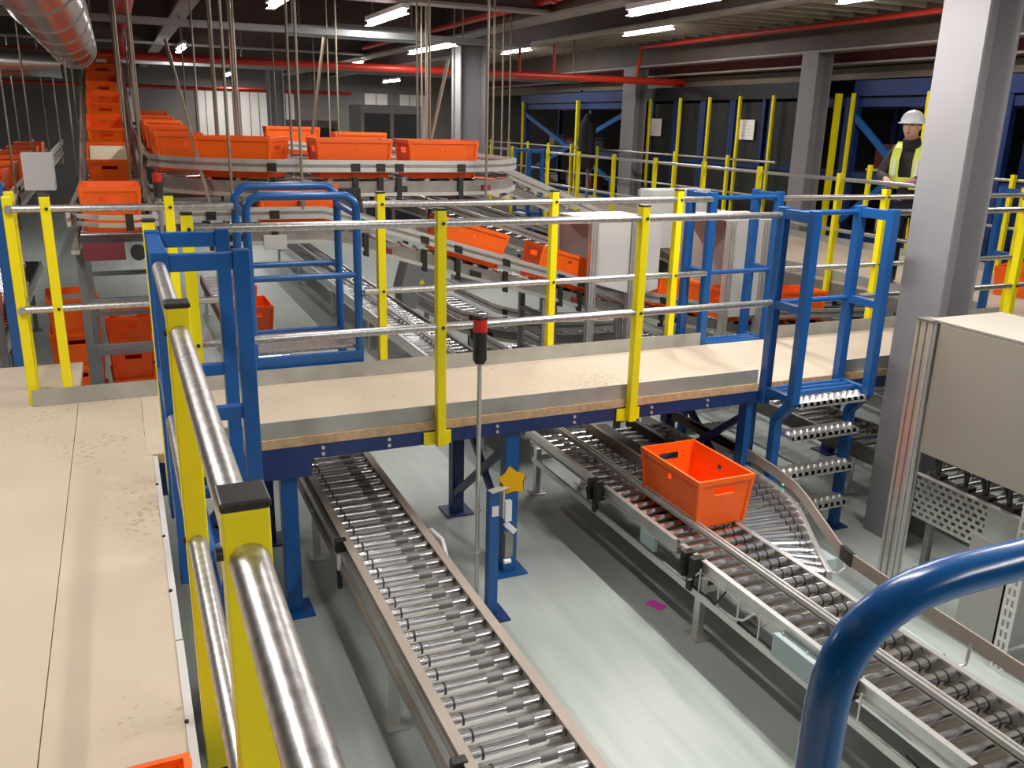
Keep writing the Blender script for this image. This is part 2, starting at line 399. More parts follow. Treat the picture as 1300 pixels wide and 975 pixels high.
# blue U hand rail right 
hr = thing('ladder_handrail', 'large curved glossy blue tube handrail close in the lower right', 'handrail', (.5475, .5, 0))
M['gloss'] = mat('gloss_blue_paint', (.012, .17, .55), .22, var=.03, scale=3, spec=.6)
part('tube', M['gloss'], hr, lambda m: m.tube([(0.5475, 0.5, 0.01), (0.5475, 0.5, 1.6206), (0.5475, 0.5, 2.0706), (0.5475, 0.5, 2.1206), (0.5478, 0.5, 2.1519), (0.5513, 0.5, 2.1769), (0.5581, 0.5, 2.1969), (0.5694, 0.5, 2.215), (0.5831, 0.5, 2.2281), (0.6, 0.5, 2.2381), (0.6175, 0.5, 2.2456), (0.6375, 0.5, 2.2512), (0.6625, 0.5, 2.2544), (0.6875, 0.5, 2.2562), (0.7625, 0.5, 2.2562), (1.0, 0.5, 2.2562)], .0195, 24))
part('post_foot', M['blue'], hr, lambda m: m.box(.47, .42, 0, .62, .58, .012))

# ------------------------------------------------------------------ rollers and straight conveyors
def roller_mesh(L, r, kind):
    m = MB()
    def cyl(x0, x1, rr, n=16): m.tube([(x0, 0, 0), (x1, 0, 0)], rr, n)
    if kind == 'sleeved':      # long tube, grey sleeve at three fifths, two drive rings near the left end
        cyl(0, L*.60, r); cyl(L*.78, L, r)
        m.cm = 1; cyl(L*.60, L*.78, r*.93)
        m.cm = 2; cyl(.050, .058, r*1.10); cyl(L-.006, L, r*1.02)
    elif kind == 'ringed':     # paired drive rings near the right end
        cyl(0, L, r)
        m.cm = 1; cyl(L*.82, L*.825, r*1.04)
        m.cm = 2; cyl(L*.72, L*.735, r*1.09); cyl(L*.86, L*.875, r*1.09)
    else: cyl(0, L, r, 10)
    me = bpy.data.meshes.new('roller'); me.from_pydata(m.v, [], m.f); me.update()
    for k in ('steel', 'sleeve', 'rubber'): me.materials.append(M[k])
    me.polygons.foreach_set('use_smooth', m.sm); me.polygons.foreach_set('material_index', m.mi)
    return me
def add_roller(me, parent, p, q=None):
    o = bpy.data.objects.new('roller', me); COL.objects.link(o); o.parent = parent
    o.location = V(p)-ORG[parent.name]
    if q is not None:
        d = V(q)-V(p); o.rotation_euler = (0, 0, math.atan2(d.y, d.x)); o.scale = (d.length, 1, 1)
    ORG[o.name] = V(p); return o

def stand(t, x0, x1, y, ztop, mt='alu'):
    for x in (x0, x1):
        part('leg', M[mt], t, lambda m: (m.post(x, y, .01, ztop, .04, .05), m.box(x-.05, y-.06, 0, x+.05, y+.06, .012)), .002)
    part('cross_member', M[mt], t, lambda m: m.box(x0, y-.02, ztop-.09, x1, y+.02, ztop-.05))

# conveyor one (centre left)
c1 = thing('roller_conveyor', 'long powered roller conveyor left of centre passing under the catwalk', 'conveyor', (1.16, 3.6, 0))
Z1 = .47
rm1 = roller_mesh(.395, .0235, 'sleeved')
yy = 1.75
while yy < 5.6:
    add_roller(rm1, c1, (.965, yy, Z1-.028)); yy += .102
def rail_profile(m, x, s):
    """side channel: flat top lip, web and lower lip, slots let into the outer web as raised strips"""
    m.box(x-.022, 1.6, Z1-.005, x+.022, 5.65, Z1+.004)
    m.box(x-.004, 1.6, Z1-.135, x+.004, 5.65, Z1-.005)
    m.box(x-.022, 1.6, Z1-.142, x+.022, 5.65, Z1-.135)
part('side_rail', M['brown'], c1, lambda m: rail_profile(m, .948, -1))
part('side_rail', M['brown'], c1, lambda m: rail_profile(m, 1.376, 1))
part('cable_channel', M['alu'], c1, lambda m: m.box(.915, 1.6, Z1-.115, .942, 5.65, Z1-.06), .004)
part('cable_channel', M['brown'], c1, lambda m: m.box(.905, 1.6, Z1-.19, .942, 5.65, Z1-.143), .004)
part('under_tray', M['alu'], c1, lambda m: m.box(.97, 1.6, Z1-.075, 1.36, 5.65, Z1-.07))
for yy in (3.28, 1.9, 5.0):
    stand(c1, .925, 1.40, yy, Z1-.14)
for yy in (2.42, 4.25):
    b = part('sensor_bracket', M['black'], c1, lambda m: m.box(.885, yy-.02, Z1-.06, .945, yy+.02, Z1+.012), .004); part('sensor_body', M['black'], c1, lambda m: m.box(.89, yy-.016, Z1-.28, .915, yy+.016, Z1-.175), .004)
    part('reflector', M['white'], b, lambda m: m.box(.893, yy-.012, Z1-.17, .912, yy+.012, Z1-.075))
part('cable_loop', M['white'], c1, lambda m: m.tube([(1.40, 4.35, .36), (1.45, 4.30, .42), (1.48, 4.2, .40), (1.47, 4.1, .34), (1.41, 4.02, .32)], .012, 8))
# its continuation behind the catwalk
c1b = thing('roller_conveyor', 'roller conveyor on the floor seen through the arched blue platform', 'conveyor', (1.16, 9, 0))
part('side_rail', M['maroon'], c1b, lambda m: m.box(.93, 5.8, Z1-.13, .965, 13, Z1+.004))
part('side_rail', M['alu'], c1b, lambda m: m.box(1.36, 5.8, Z1-.13, 1.395, 13, Z1+.004))
rp = roller_mesh(.395, .025, 'plain')
yy = 5.9
while yy < 13: add_roller(rp, c1b, (.965, yy, Z1-.03)); yy += .15
for yy in (6.5, 8.5, 10.5, 12.5): stand(c1b, .95, 1.37, yy, Z1-.13)

# conveyor two (centre right), two lanes under one raised guide
c2 = thing('roller_conveyor', 'main two-lane roller conveyor with a raised steel guide, running lower right', 'conveyor', (2.86, 3.4, 0))
Z2 = .47; X2a, X2b = 2.645, 3.09
rm2 = roller_mesh(.42, .028, 'ringed')
yy = 1.0
while yy < 5.4:
    add_roller(rm2, c2, (X2a+.012, yy, Z2-.03)); yy += .097
def lip(m, x, y0, y1, z=Z2, w=.03, h=.11):
    m.box(x-w/2, y0, z-.006, x+w/2, y1, z+.004); m.box(x-.004, y0, z-h, x+.004, y1, z-.006); m.box(x-w/2, y0, z-h-.006, x+w/2, y1, z-h)
for y0, y1 in ((.9, 2.34), (2.37, 3.55), (3.60, 4.42), (4.47, 5.6)):
    part('side_rail', M['alu'], c2, lambda m: lip(m, X2a-.008, y0, y1, h=.065))
part('side_rail', M['alu'], c2, lambda m: lip(m, X2b, .9, 3.66))
def guide(m, x, y0, y1, z=.53):
    m.box(x-.019, y0, z-.028, x-.008, y1, z+.002); m.box(x+.008, y0, z-.028, x+.019, y1, z+.002)
    m.box(x-.019, y0, z-.034, x+.019, y1, z-.022)
gd = part('guide_rail', M['alu'], c2, lambda m: guide(m, 2.79, .9, 5.42))
def gsup(m):
    for y in (1.5, 2.6, 3.7, 4.8): m.post(2.79, y, Z2-.08, .50, .012, .03)
part('guide_support', M['dulls'], gd, gsup)
part('cable_tray', M['alu'], c2, lambda m: (m.box(2.60, .9, Z2-.20, 2.64, 5.4, Z2-.19), m.box(2.597, .9, Z2-.205, 2.601, 5.4, Z2-.165)))
for k in range(9):
    y = 2.2+.16*k
    part('tray_strut', M['alu'], c2, lambda m: m.box(2.600, y, Z2-.19, 2.606, y+.008, Z2-.03))
def cable(m, pts, r=.006): m.tube(pts, r, 6)
for k in range(5):
    y0 = 2.45+k*.22; dz = random.uniform(-.03, .03)
    part('cable', M['black'] if k % 2 else M['white'], c2, lambda m: cable(m, [(2.605, y0, Z2-.05), (2.585, y0+.05, Z2-.12+dz), (2.60, y0+.13, Z2-.15), (2.615, y0+.22, Z2-.17), (2.61, y0+.34, Z2-.165)]))
part('cable', M['black'], c2, lambda m: cable(m, [(2.60, 1.62, Z2-.14), (2.57, 1.75, Z2-.05), (2.58, 1.83, Z2-.11), (2.57, 1.72, Z2-.15), (2.60, 1.95, Z2-.14)]))
for y in (3.37, 5.42, 1.3):
    stand(c2, 2.655, 3.06, y, Z2-.11)
def motorclips(m, y):
    m.box(2.575, y-.05, Z2-.10, 2.645, y-.005, Z2+.014); m.box(2.575, y+.03, Z2-.10, 2.645, y+.075, Z2+.014)
    m.tube([(2.57, y+.05, Z2-.03), (2.57, y+.02, Z2-.11)], .018, 10); m.box(2.585, y-.02, Z2-.19, 2.61, y+.02, Z2-.09)
for y in (3.40, 4.445, 2.30, 1.62):
    part('clamp', M['black'], c2, lambda m: motorclips(m, y), .003)
part('junction_box', M['cyan'], c2, lambda m: m.box(2.575, 2.42, Z2-.16, 2.63, 2.72, Z2-.045), .004)
part('junction_box', M['cyan'], c2, lambda m: m.box(2.53, 1.30, Z2-.21, 2.63, 1.62, Z2-.05), .004)
part('motor_cover', M['cyan'], c2, lambda m: m.box(2.61, 3.78, Z2-.16, 2.64, 3.93, Z2-.07), .006)
part('under_tray', M['tan'], c2, lambda m: m.box(2.67, .9, Z2-.10, 3.08, 5.4, Z2-.095))
# three lanes under the catwalk
c2b = thing('roller_conveyor', 'roller lanes with dark dividers passing under the catwalk behind the orange tote', 'conveyor', (3.3, 5, 0))
yy = 4.42
while yy < 5.4: add_roller(rm2, c2b, (3.22, yy, Z2-.03)); yy += .09
part('divider', M['brown'], c2b, lambda m: m.box(3.045, 4.46, Z2-.03, 3.07, 5.42, .52))
part('belt', M['belt'], c2b, lambda m: m.box(3.10, 4.50, Z2-.02, 3.22, 5.42, Z2+.012))
part('divider', M['black'], c2b, lambda m: m.box(3.40, 4.40, Z2-.03, 3.44, 5.42, .515))
part('side_rail', M['alu'], c2b, lambda m: lip(m, 3.66, 4.36, 5.6))
part('guide_band', M['brown'], c2b, lambda m: m.box(3.72, 4.36, .50, 3.735, 5.6, .575))
stand(c2b, 3.2, 3.62, 5.2, Z2-.1)
# merge curve
mc = thing('merge_curve', 'curved merge conveyor of fanned rollers right of the orange tote', 'conveyor', (3.4, 3.7, 0))
outer = [(3.70, 4.36), (3.70, 4.2), (3.675, 4.02), (3.63, 3.84), (3.56, 3.67), (3.46, 3.50), (3.34, 3.30), (3.25, 3.14), (3.17, 3.0)]
def outpt(t):
    s = t*(len(outer)-1); i = min(int(s), len(outer)-2); f = s-i
    return (outer[i][0]*(1-f)+outer[i+1][0]*f, outer[i][1]*(1-f)+outer[i+1][1]*f)
rmc = roller_mesh(1., .024, 'ringed')
NR = 17
for k in range(NR):
    t = (k+.3)/NR; ox, oy = outpt(t); iy = 4.36-(4.36-3.06)*t
    add_roller(rmc, mc, (3.115, iy, Z2-.028), (ox-.015, oy, Z2-.028))
part('outer_rail', M['alu'], mc, lambda m: m.sweep([(*p, Z2) for p in outer], 0, -.11, .006, .028))
part('inner_rail', M['alu'], mc, lambda m: m.box(3.104, 3.66, Z2-.08, 3.116, 4.4, Z2-.01))
band = [(3.725, 5.6), (3.725, 4.5), (3.72, 4.28), (3.69, 4.05), (3.635, 3.80), (3.56, 3.62), (3.47, 3.44), (3.38, 3.25), (3.30, 3.09), (3.265, 2.98)]
part('guide_band', M['brown'], mc, lambda m: m.sweep([(*p, .548) for p in band], -.0, -.035, .035, .010))
part('guide_joint', M['black'], mc, lambda m: m.sweep([(3.285, 3.05, .548), (3.262, 2.95, .548)], .0, -.038, .038, .022))
part('guide_band', M['brown'], mc, lambda m: m.sweep([(3.262, 2.95, .548), (3.235, 2.6, .548), (3.215, 2.2, .548), (3.18, 1.6, .548), (3.16, 1.0, .548)], .0, -.035, .035, .010))
part('guide_arm', M['alu'], mc, lambda m: (m.tube([(3.19, 3.05, .45), (3.25, 3.02, .44), (3.30, 3.03, .46), (3.30, 3.06, .54)], .007, 8), m.tube([(3.10, 2.2, .43), (3.2, 2.2, .43), (3.215, 2.2, .53)], .008, 8), m.tube([(3.10, 1.6, .43), (3.17, 1.6, .43), (3.18, 1.6, .53)], .008, 8)))
part('drive_box', M['cyan'], mc, lambda m: m.box(3.27, 3.14, .36, 3.36, 3.28, .45), .004)
part('junction_box', M['cyan'], mc, lambda m: m.box(3.13, 2.30, .30, 3.20, 2.62, .42), .004)
part('status_lamp', M['glow'], mc, lambda m: m.tube([(3.70, 3.98, .485), (3.70, 3.98, .50)], .008, 8))
stand(mc, 3.2, 3.62, 4.1, Z2-.1)

# roller conveyors continuing behind the catwalk
c2c = thing('roller_conveyor', 'bright roller conveyor running away behind the catwalk at centre', 'conveyor', (2.86, 10, 0))
part('side_rail', M['alu'], c2c, lambda m: lip(m, X2a-.06, 5.8, 17))
part('side_rail', M['alu'], c2c, lambda m: lip(m, X2b, 5.8, 17))
part('guide_rail', M['alu'], c2c, lambda m: guide(m, 2.79, 5.8, 17))
yy = 5.9
while yy < 15: add_roller(rm2, c2c, (X2a-.03, yy, Z2-.02)); yy += .125
for yy in (6.4, 8.2, 10, 12, 14.5, 16.5): stand(c2c, 2.6, 3.06, yy, Z2-.11)
part('bed', M['belt'], c2c, lambda m: m.box(2.6, 5.8, .36, 3.07, 17, .38))
part('junction_box', M['black'], c2c, lambda m: m.box(2.5, 6.9, .3, 2.58, 7.1, .48), .004)
c3 = thing('roller_conveyor', 'roller conveyor low on the floor behind the thick grey column', 'conveyor', (5.1, 4.6, 0))
rm3 = roller_mesh(.42, .026, 'ringed')
yy = 1.9
while yy < 8.5: add_roller(rm3, c3, (4.91, yy, .39)); yy += .12
part('side_rail', M['dulls'], c3, lambda m: lip(m, 4.895, 1.8, 8.6, .42))
part('side_rail', M['dulls'], c3, lambda m: lip(m, 5.345, 1.8, 8.6, .42))
for yy in (2.2, 4.6, 6.6, 8.2): stand(c3, 4.91, 5.33, yy, .31)
c3b = thing('roller_conveyor', 'second dark roller conveyor seen between the treads of the right ladder', 'conveyor', (6.2, 6, 0))
yy = 3.9
while yy < 8.5: add_roller(rm3, c3b, (6.01, yy, .39)); yy += .12
part('side_rail', M['dulls'], c3b, lambda m: lip(m, 5.995, 3.8, 8.6, .42))
part('side_rail', M['dulls'], c3b, lambda m: lip(m, 6.445, 3.8, 8.6, .42))
for yy in (4.2, 6.6, 8.2): stand(c3b, 6.01, 6.43, yy, .31)

# ------------------------------------------------------------------ totes
def tote_mesh():
    L, W, Hh = .6, .385, .30
    m = MB()
    def ring(z, l, w): return [V((-l/2, -w/2, z)), V((l/2, -w/2, z)), V((l/2, w/2, z)), V((-l/2, w/2, z))]
    ob, ot = ring(0, L-.07, W-.06), ring(Hh, L-.012, W-.012)
    ib, it = ring(.012, L-.085, W-.075), ring(Hh, L-.024, W-.024)
    def quad4(A, B, u0, u1, v0, v1):  # sub-quad of the bilinear patch A0 A1 B1 B0
        f = lambda u, v: (A[0]*(1-u)+A[1]*u)*(1-v)+(B[0]*(1-u)+B[1]*u)*v
        return [f(u0, v0), f(u1, v0), f(u1, v1), f(u0, v1)]
    for i in range(4):
        j = (i+1) % 4; long_ = i in (0, 2)
        holes = [(.30, .70, .66, .80)] if not long_ else [(.47, .53, .70, .80)]
        O = ([ob[i], ob[j]], [ot[i], ot[j]]); I = ([ib[i], ib[j]], [it[i], it[j]])
        u0, u1, v0, v1 = holes[0]
        us = [0, u0, u1, 1]; vs = [0, v0, v1, 1]
        for a in range(3):
            for b in range(3):
                if a == 1 and b == 1: continue
                q = quad4(*O, us[a], us[a+1], vs[b], vs[b+1]); m.add(q, [(0, 1, 2, 3)])
                q = quad4(*I, us[a], us[a+1], vs[b], vs[b+1]); m.add(q, [(3, 2, 1, 0)])
        qo = quad4(*O, u0, u1, v0, v1); qi = quad4(*I, u0, u1, v0, v1)
        for k in range(4): m.add([qo[k], qo[(k+1) % 4], qi[(k+1) % 4], qi[k]], [(3, 2, 1, 0)])
    m.add(ob, [(3, 2, 1, 0)]); m.add(ib, [(0, 1, 2, 3)])
    # rolled rim
    o1, o2 = ring(Hh-.028, L+.006, W+.006), ring(Hh+.002, L+.006, W+.006); i2 = ring(Hh+.002, L-.024, W-.024); i1 = ring(Hh-.028, L-.02, W-.02)
    vv = o1+o2+i2+i1
    for i in range(4):
        j = (i+1) % 4
        m.add([vv[i], vv[j], vv[4+j], vv[4+i]], [(0, 1, 2, 3)]); m.add([vv[4+i], vv[4+j], vv[8+j], vv[8+i]], [(0, 1, 2, 3)])
        m.add([vv[12+i], vv[12+j], vv[j], vv[i]], [(0, 1, 2, 3)]); m.add([vv[8+i], vv[8+j], vv[12+j], vv[12+i]], [(0, 1, 2, 3)])
    # corner posts and a stiffening band
    for sx in (-1, 1):
        for sy in (-1, 1):
            m.tube([(sx*(L/2-.036), sy*(W/2-.031), .006), (sx*(L/2-.010), sy*(W/2-.010), Hh-.01)], [.016, .016], 10)
    b1, b2 = ring(.045, L-.056, W-.046), ring(.060, L-.053, W-.043)
    for i in range(4):
        j = (i+1) % 4; m.add([b1[i], b1[j], b2[j], b2[i]], [(0, 1, 2, 3)])
    me = bpy.data.meshes.new('tote'); me.from_pydata([tuple(p) for p in m.v], [], m.f)
    me.materials.append(M['orange']); me.polygons.foreach_set('use_smooth', m.sm); me.update(); return me
TM = tote_mesh()
def tote(label, loc, rz=0., tilt=0., axis='y', group='orange totes'):
    o = bpy.data.objects.new('tote', TM); COL.objects.link(o)
    o.location = loc
    o.rotation_euler = (0, tilt, rz) ; ORG[o.name] = V(loc)
    return tag(o, label, 'tote', group)
H90 = math.pi/2
tote('bright orange empty tote riding the main roller conveyor beside the raised guide', (2.975, 3.94, Z2+.001), H90)
tote('orange tote whose rim just shows at the bottom edge beside the walkway edge', (-.275, 1.487, DECK+.001), R(1))

# ------------------------------------------------------------------ signal post and stop station
sl = thing('signal_tower', 'red and black signal lamp on a tall thin grey pole before the catwalk', 'signal lamp', (1.63, 4.05, 0))
part('pole', M['alu'], sl, lambda m: m.tube([(1.63, 4.05, .0), (1.63, 4.05, 1.47)], .0125, 12))
part('socket', M['black'], sl, lambda m: (m.tube([(1.63, 4.05, 1.455), (1.63, 4.05, 1.475), (1.63, 4.05, 1.62)], [.026, .037, .036], 20), m.tube([(1.63, 4.05, 1.62), (1.63, 4.05, 1.625)], .036, 20)))
part('red_lens', M['redlamp'], sl, lambda m: m.tube([(1.63, 4.05, 1.625), (1.63, 4.05, 1.69)], .037, 20))
part('lens_cap', M['black'], sl, lambda m: m.tube([(1.63, 4.05, 1.69), (1.63, 4.05, 1.703), (1.63, 4.05, 1.71)], [.038, .038, .03], 20))
part('pole_clip', M['alu'], sl, lambda m: [m.tube([(1.63, 4.05, z), (1.63, 4.05, z+.012)], .02, 12) for z in (.62, .36)])
es = thing('stop_station', 'short blue post with an amber star-shaped pull-switch head beside the thin pole', 'control post', (1.70, 3.98, 0))
part('post', M['blue'], es, lambda m: m.post(1.685, 3.97, .0, .76, .06, .05), .004)
part('foot_plate', M['navy'], es, lambda m: m.box(1.60, 3.88, 0, 1.77, 4.06, .012))
def star(m):
    c = V((1.80, 3.97, .80)); ax = V((.82, -.57, 0)); az = V((.22, .40, .89)).normalized(); n = ax.cross(az).normalized()
    pts = []
    for k in range(10):
        r = 0.080 if k % 2 == 0 else .055; a = math.pi/2+k*math.pi/5+.25
        pts.append((r*math.cos(a), r*math.sin(a)))
    m.prism(pts, c+n*.0, c+n*.02, ax, az)
part('amber_head', M['estop'], es, star, .008)
def starb(m):
    c = V((1.80, 3.97, .80)); ax = V((.82, -.57, 0)); az = V((.22, .40, .89)).normalized(); n = ax.cross(az).normalized()
    pts = [((0.080 if k % 2 == 0 else .057)*math.cos(math.pi/2+k*math.pi/5+.25), (0.080 if k % 2 == 0 else .057)*math.sin(math.pi/2+k*math.pi/5+.25)) for k in range(10)]
    m.prism(pts, c-n*.018, c-n*.001, ax, az)
part('black_base', M['black'], es, starb)
part('bracket', M['alu'], es, lambda m: (m.bar((1.66, 3.95, .765), (1.78, 3.97, .775), .05, .006), m.box(1.735, 3.945, .60, 1.745, 3.99, .77)))
part('switch', M['white'], es, lambda m: (m.box(1.745, 3.935, .58, 1.785, 3.965, .70), m.bar((1.745, 3.93, .575), (1.80, 3.93, .52), .03, .03)), .003)
part('switch_housing', M['dulls'], es, lambda m: m.box(1.75, 3.94, .36, 1.80, 3.98, .50), .004)
part('plug', M['white'], es, lambda m: m.tube([(1.74, 3.93, .345), (1.78, 3.93, .345)], .014, 10))
part('notice', M['paper'], es, lambda m: m.box(1.672, 3.943, .62, 1.71, 3.9447, .68))
mk = MB().obox((2.62, 3.72, .0015), (1, .45, 0), (-.45, 1, 0), (0, 0, 1), .035, .055, .0012).build('floor_marking', M['magenta'])
tag(mk, 'small magenta paint mark on the grey floor', 'marking')

# ------------------------------------------------------------------ near machine cabinet on the right
kc = thing('machine_cabinet', 'big grey machine cabinet on a grooved aluminium post at the right edge', 'cabinet', (4.2, 2.4, 0))
part('panel', M['cabinet'], kc, lambda m: m.box(3.875, 1.4, .985, 3.90, 3.17, 1.70), .003)
part('top_panel', M['cabinet'], kc, lambda m: m.box(3.875, 1.4, 1.701, 4.42, 3.24, 1.716), .002)
part('back_panel', M['cabinet'], kc, lambda m: m.box(4.39, 1.4, .985, 4.41, 3.22, 1.70))
def groove(m, x, y, z0, z1, s=.09):
    h = s/2; g = .012; d = .016; q = h*.48
    def side(pts):
        return pts
    prof = []
    base = [(-h, -h), (-q-g/2, -h), (-q-g/2, -h+d), (-q+g/2, -h+d), (-q+g/2, -h), (q-g/2, -h), (q-g/2, -h+d), (q+g/2, -h+d), (q+g/2, -h)]
    for k in range(4):
        c, s_ = [(1, 0), (0, 1), (-1, 0), (0, -1)][k]
        prof += [(a*c-b*s_, a*s_+b*c) for a, b in base]
    n = len(prof); vs = [(x+a, y+b, z0) for a, b in prof]+[(x+a, y+b, z1) for a, b in prof]
    m.add(vs, [(i, (i+1) % n, (i+1) % n+n, i+n) for i in range(n)])
    m.add([(x-h+d, y-h+d, z1), (x+h-d, y-h+d, z1), (x+h-d, y+h-d, z1), (x-h+d, y+h-d, z1)], [(0, 1, 2, 3)])
p_ = part('corner_post', M['alu'], kc, lambda m: groove(m, 3.875, 3.235, 0.01, 1.70))
part('post_cap', M['dulls'], p_, lambda m: m.post(3.875, 3.235, 1.70, 1.715, .094))
part('corner_post', M['alu'], kc, lambda m: groove(m, 4.36, 3.20, .985, 1.70, .05))
part('corner_post', M['alu'], kc, lambda m: groove(m, 3.9, 1.42, 0.01, .98, .06))
part('corner_post', M['alu'], kc, lambda m: groove(m, 4.39, 1.42, 0.01, .98, .06))
def slot_strut(m, x, y, z0, z1, w=.07):
    t = .004
    zs = z0
    while zs < z1-.06:
        m.box(x-t, y-w/2, zs, x+t, y+w/2, zs+.018)
        m.box(x-t, y-w/2, zs+.018, x+t, y-w*.30, zs+.06); m.box(x-t, y-w*.08, zs+.018, x+t, y+w*.08, zs+.06); m.box(x-t, y+w*.30, zs+.018, x+t, y+w/2, zs+.06)
        zs += .06
    m.box(x-t, y-w/2, zs, x+t, y+w/2, z1)
part('slotted_strut', M['white'], kc, lambda m: slot_strut(m, 3.91, 2.52, 0, .98))
part('lower_panel', M['pale'], kc, lambda m: (m.box(4.00, 2.62, .02, 4.01, 2.86, .62), m.box(4.0, 2.62, .02, 4.3, 2.63, .62)))
def cables(m, y0):
    for k in range(4):
        dy = random.uniform(-.05, .05)
        m.tube([(4.30+.02*k, y0+dy, 1.0), (4.38+.02*k, y0+dy*1.6, .88), (4.44, y0+dy*.8, .76), (4.47, y0+dy*.3, .66), (4.48, y0, .60)], .009, 6)
for y0 in (3.50, 3.30, 3.16, 3.0):
    cb = part('cable_bundle', M['black'], kc, lambda m: cables(m, y0))
    part('cable_gland', M['black'], cb, lambda m: m.box(4.455, y0-.04, .608, 4.525, y0+.04, .635))
pt = thing('perforated_trough', 'slotted grey cable trough under the hanging cables of the right cabinet', 'cable trough', (4.1, 2.8, 0))
def perf(m):
    y0, y1, z0, z1 = 3.10, 3.62, .33, .60; x = 4.455
    ny, nz = 10, 7
    for j in range(nz):
        za = z0+(z1-z0)*j/nz; zb = z0+(z1-z0)*(j+1)/nz; zm = za+(zb-za)*.55
        m.box(x, y0, zm, x+.004, y1, zb)
        for i in range(ny):
            o = .5 if j % 2 else 0
            ya = y0+(y1-y0)*(i+o)/ny
            m.box(x, ya, za, x+.004, min(y1, ya+(y1-y0)/ny*.42), zm)
        if j % 2: m.box(x, y0, za, x+.004, y0+(y1-y0)/ny*.3, zm)
    m.box(x, y0, z0-.02, x+.004, y1, z0)
part('slotted_plate', M['alu'], pt, perf)
part('plain_plate', M['alu'], pt, lambda m: m.box(4.455, 2.0, .33, 4.459, 3.10, .60))
part('top_lip', M['alu'], pt, lambda m: m.box(4.42, 2.0, .601, 4.459, 3.62, .606))
part('back_plate', M['dulls'], pt, lambda m: m.box(4.53, 2.0, .33, 4.534, 3.62, .60))
part('bottom_plate', M['dulls'], pt, lambda m: m.box(4.46, 2.0, .315, 4.53, 3.62, .33))
for y in (3.5, 2.2): part('leg', M['dulls'], pt, lambda m: m.post(4.495, y, .0, .315, .04))

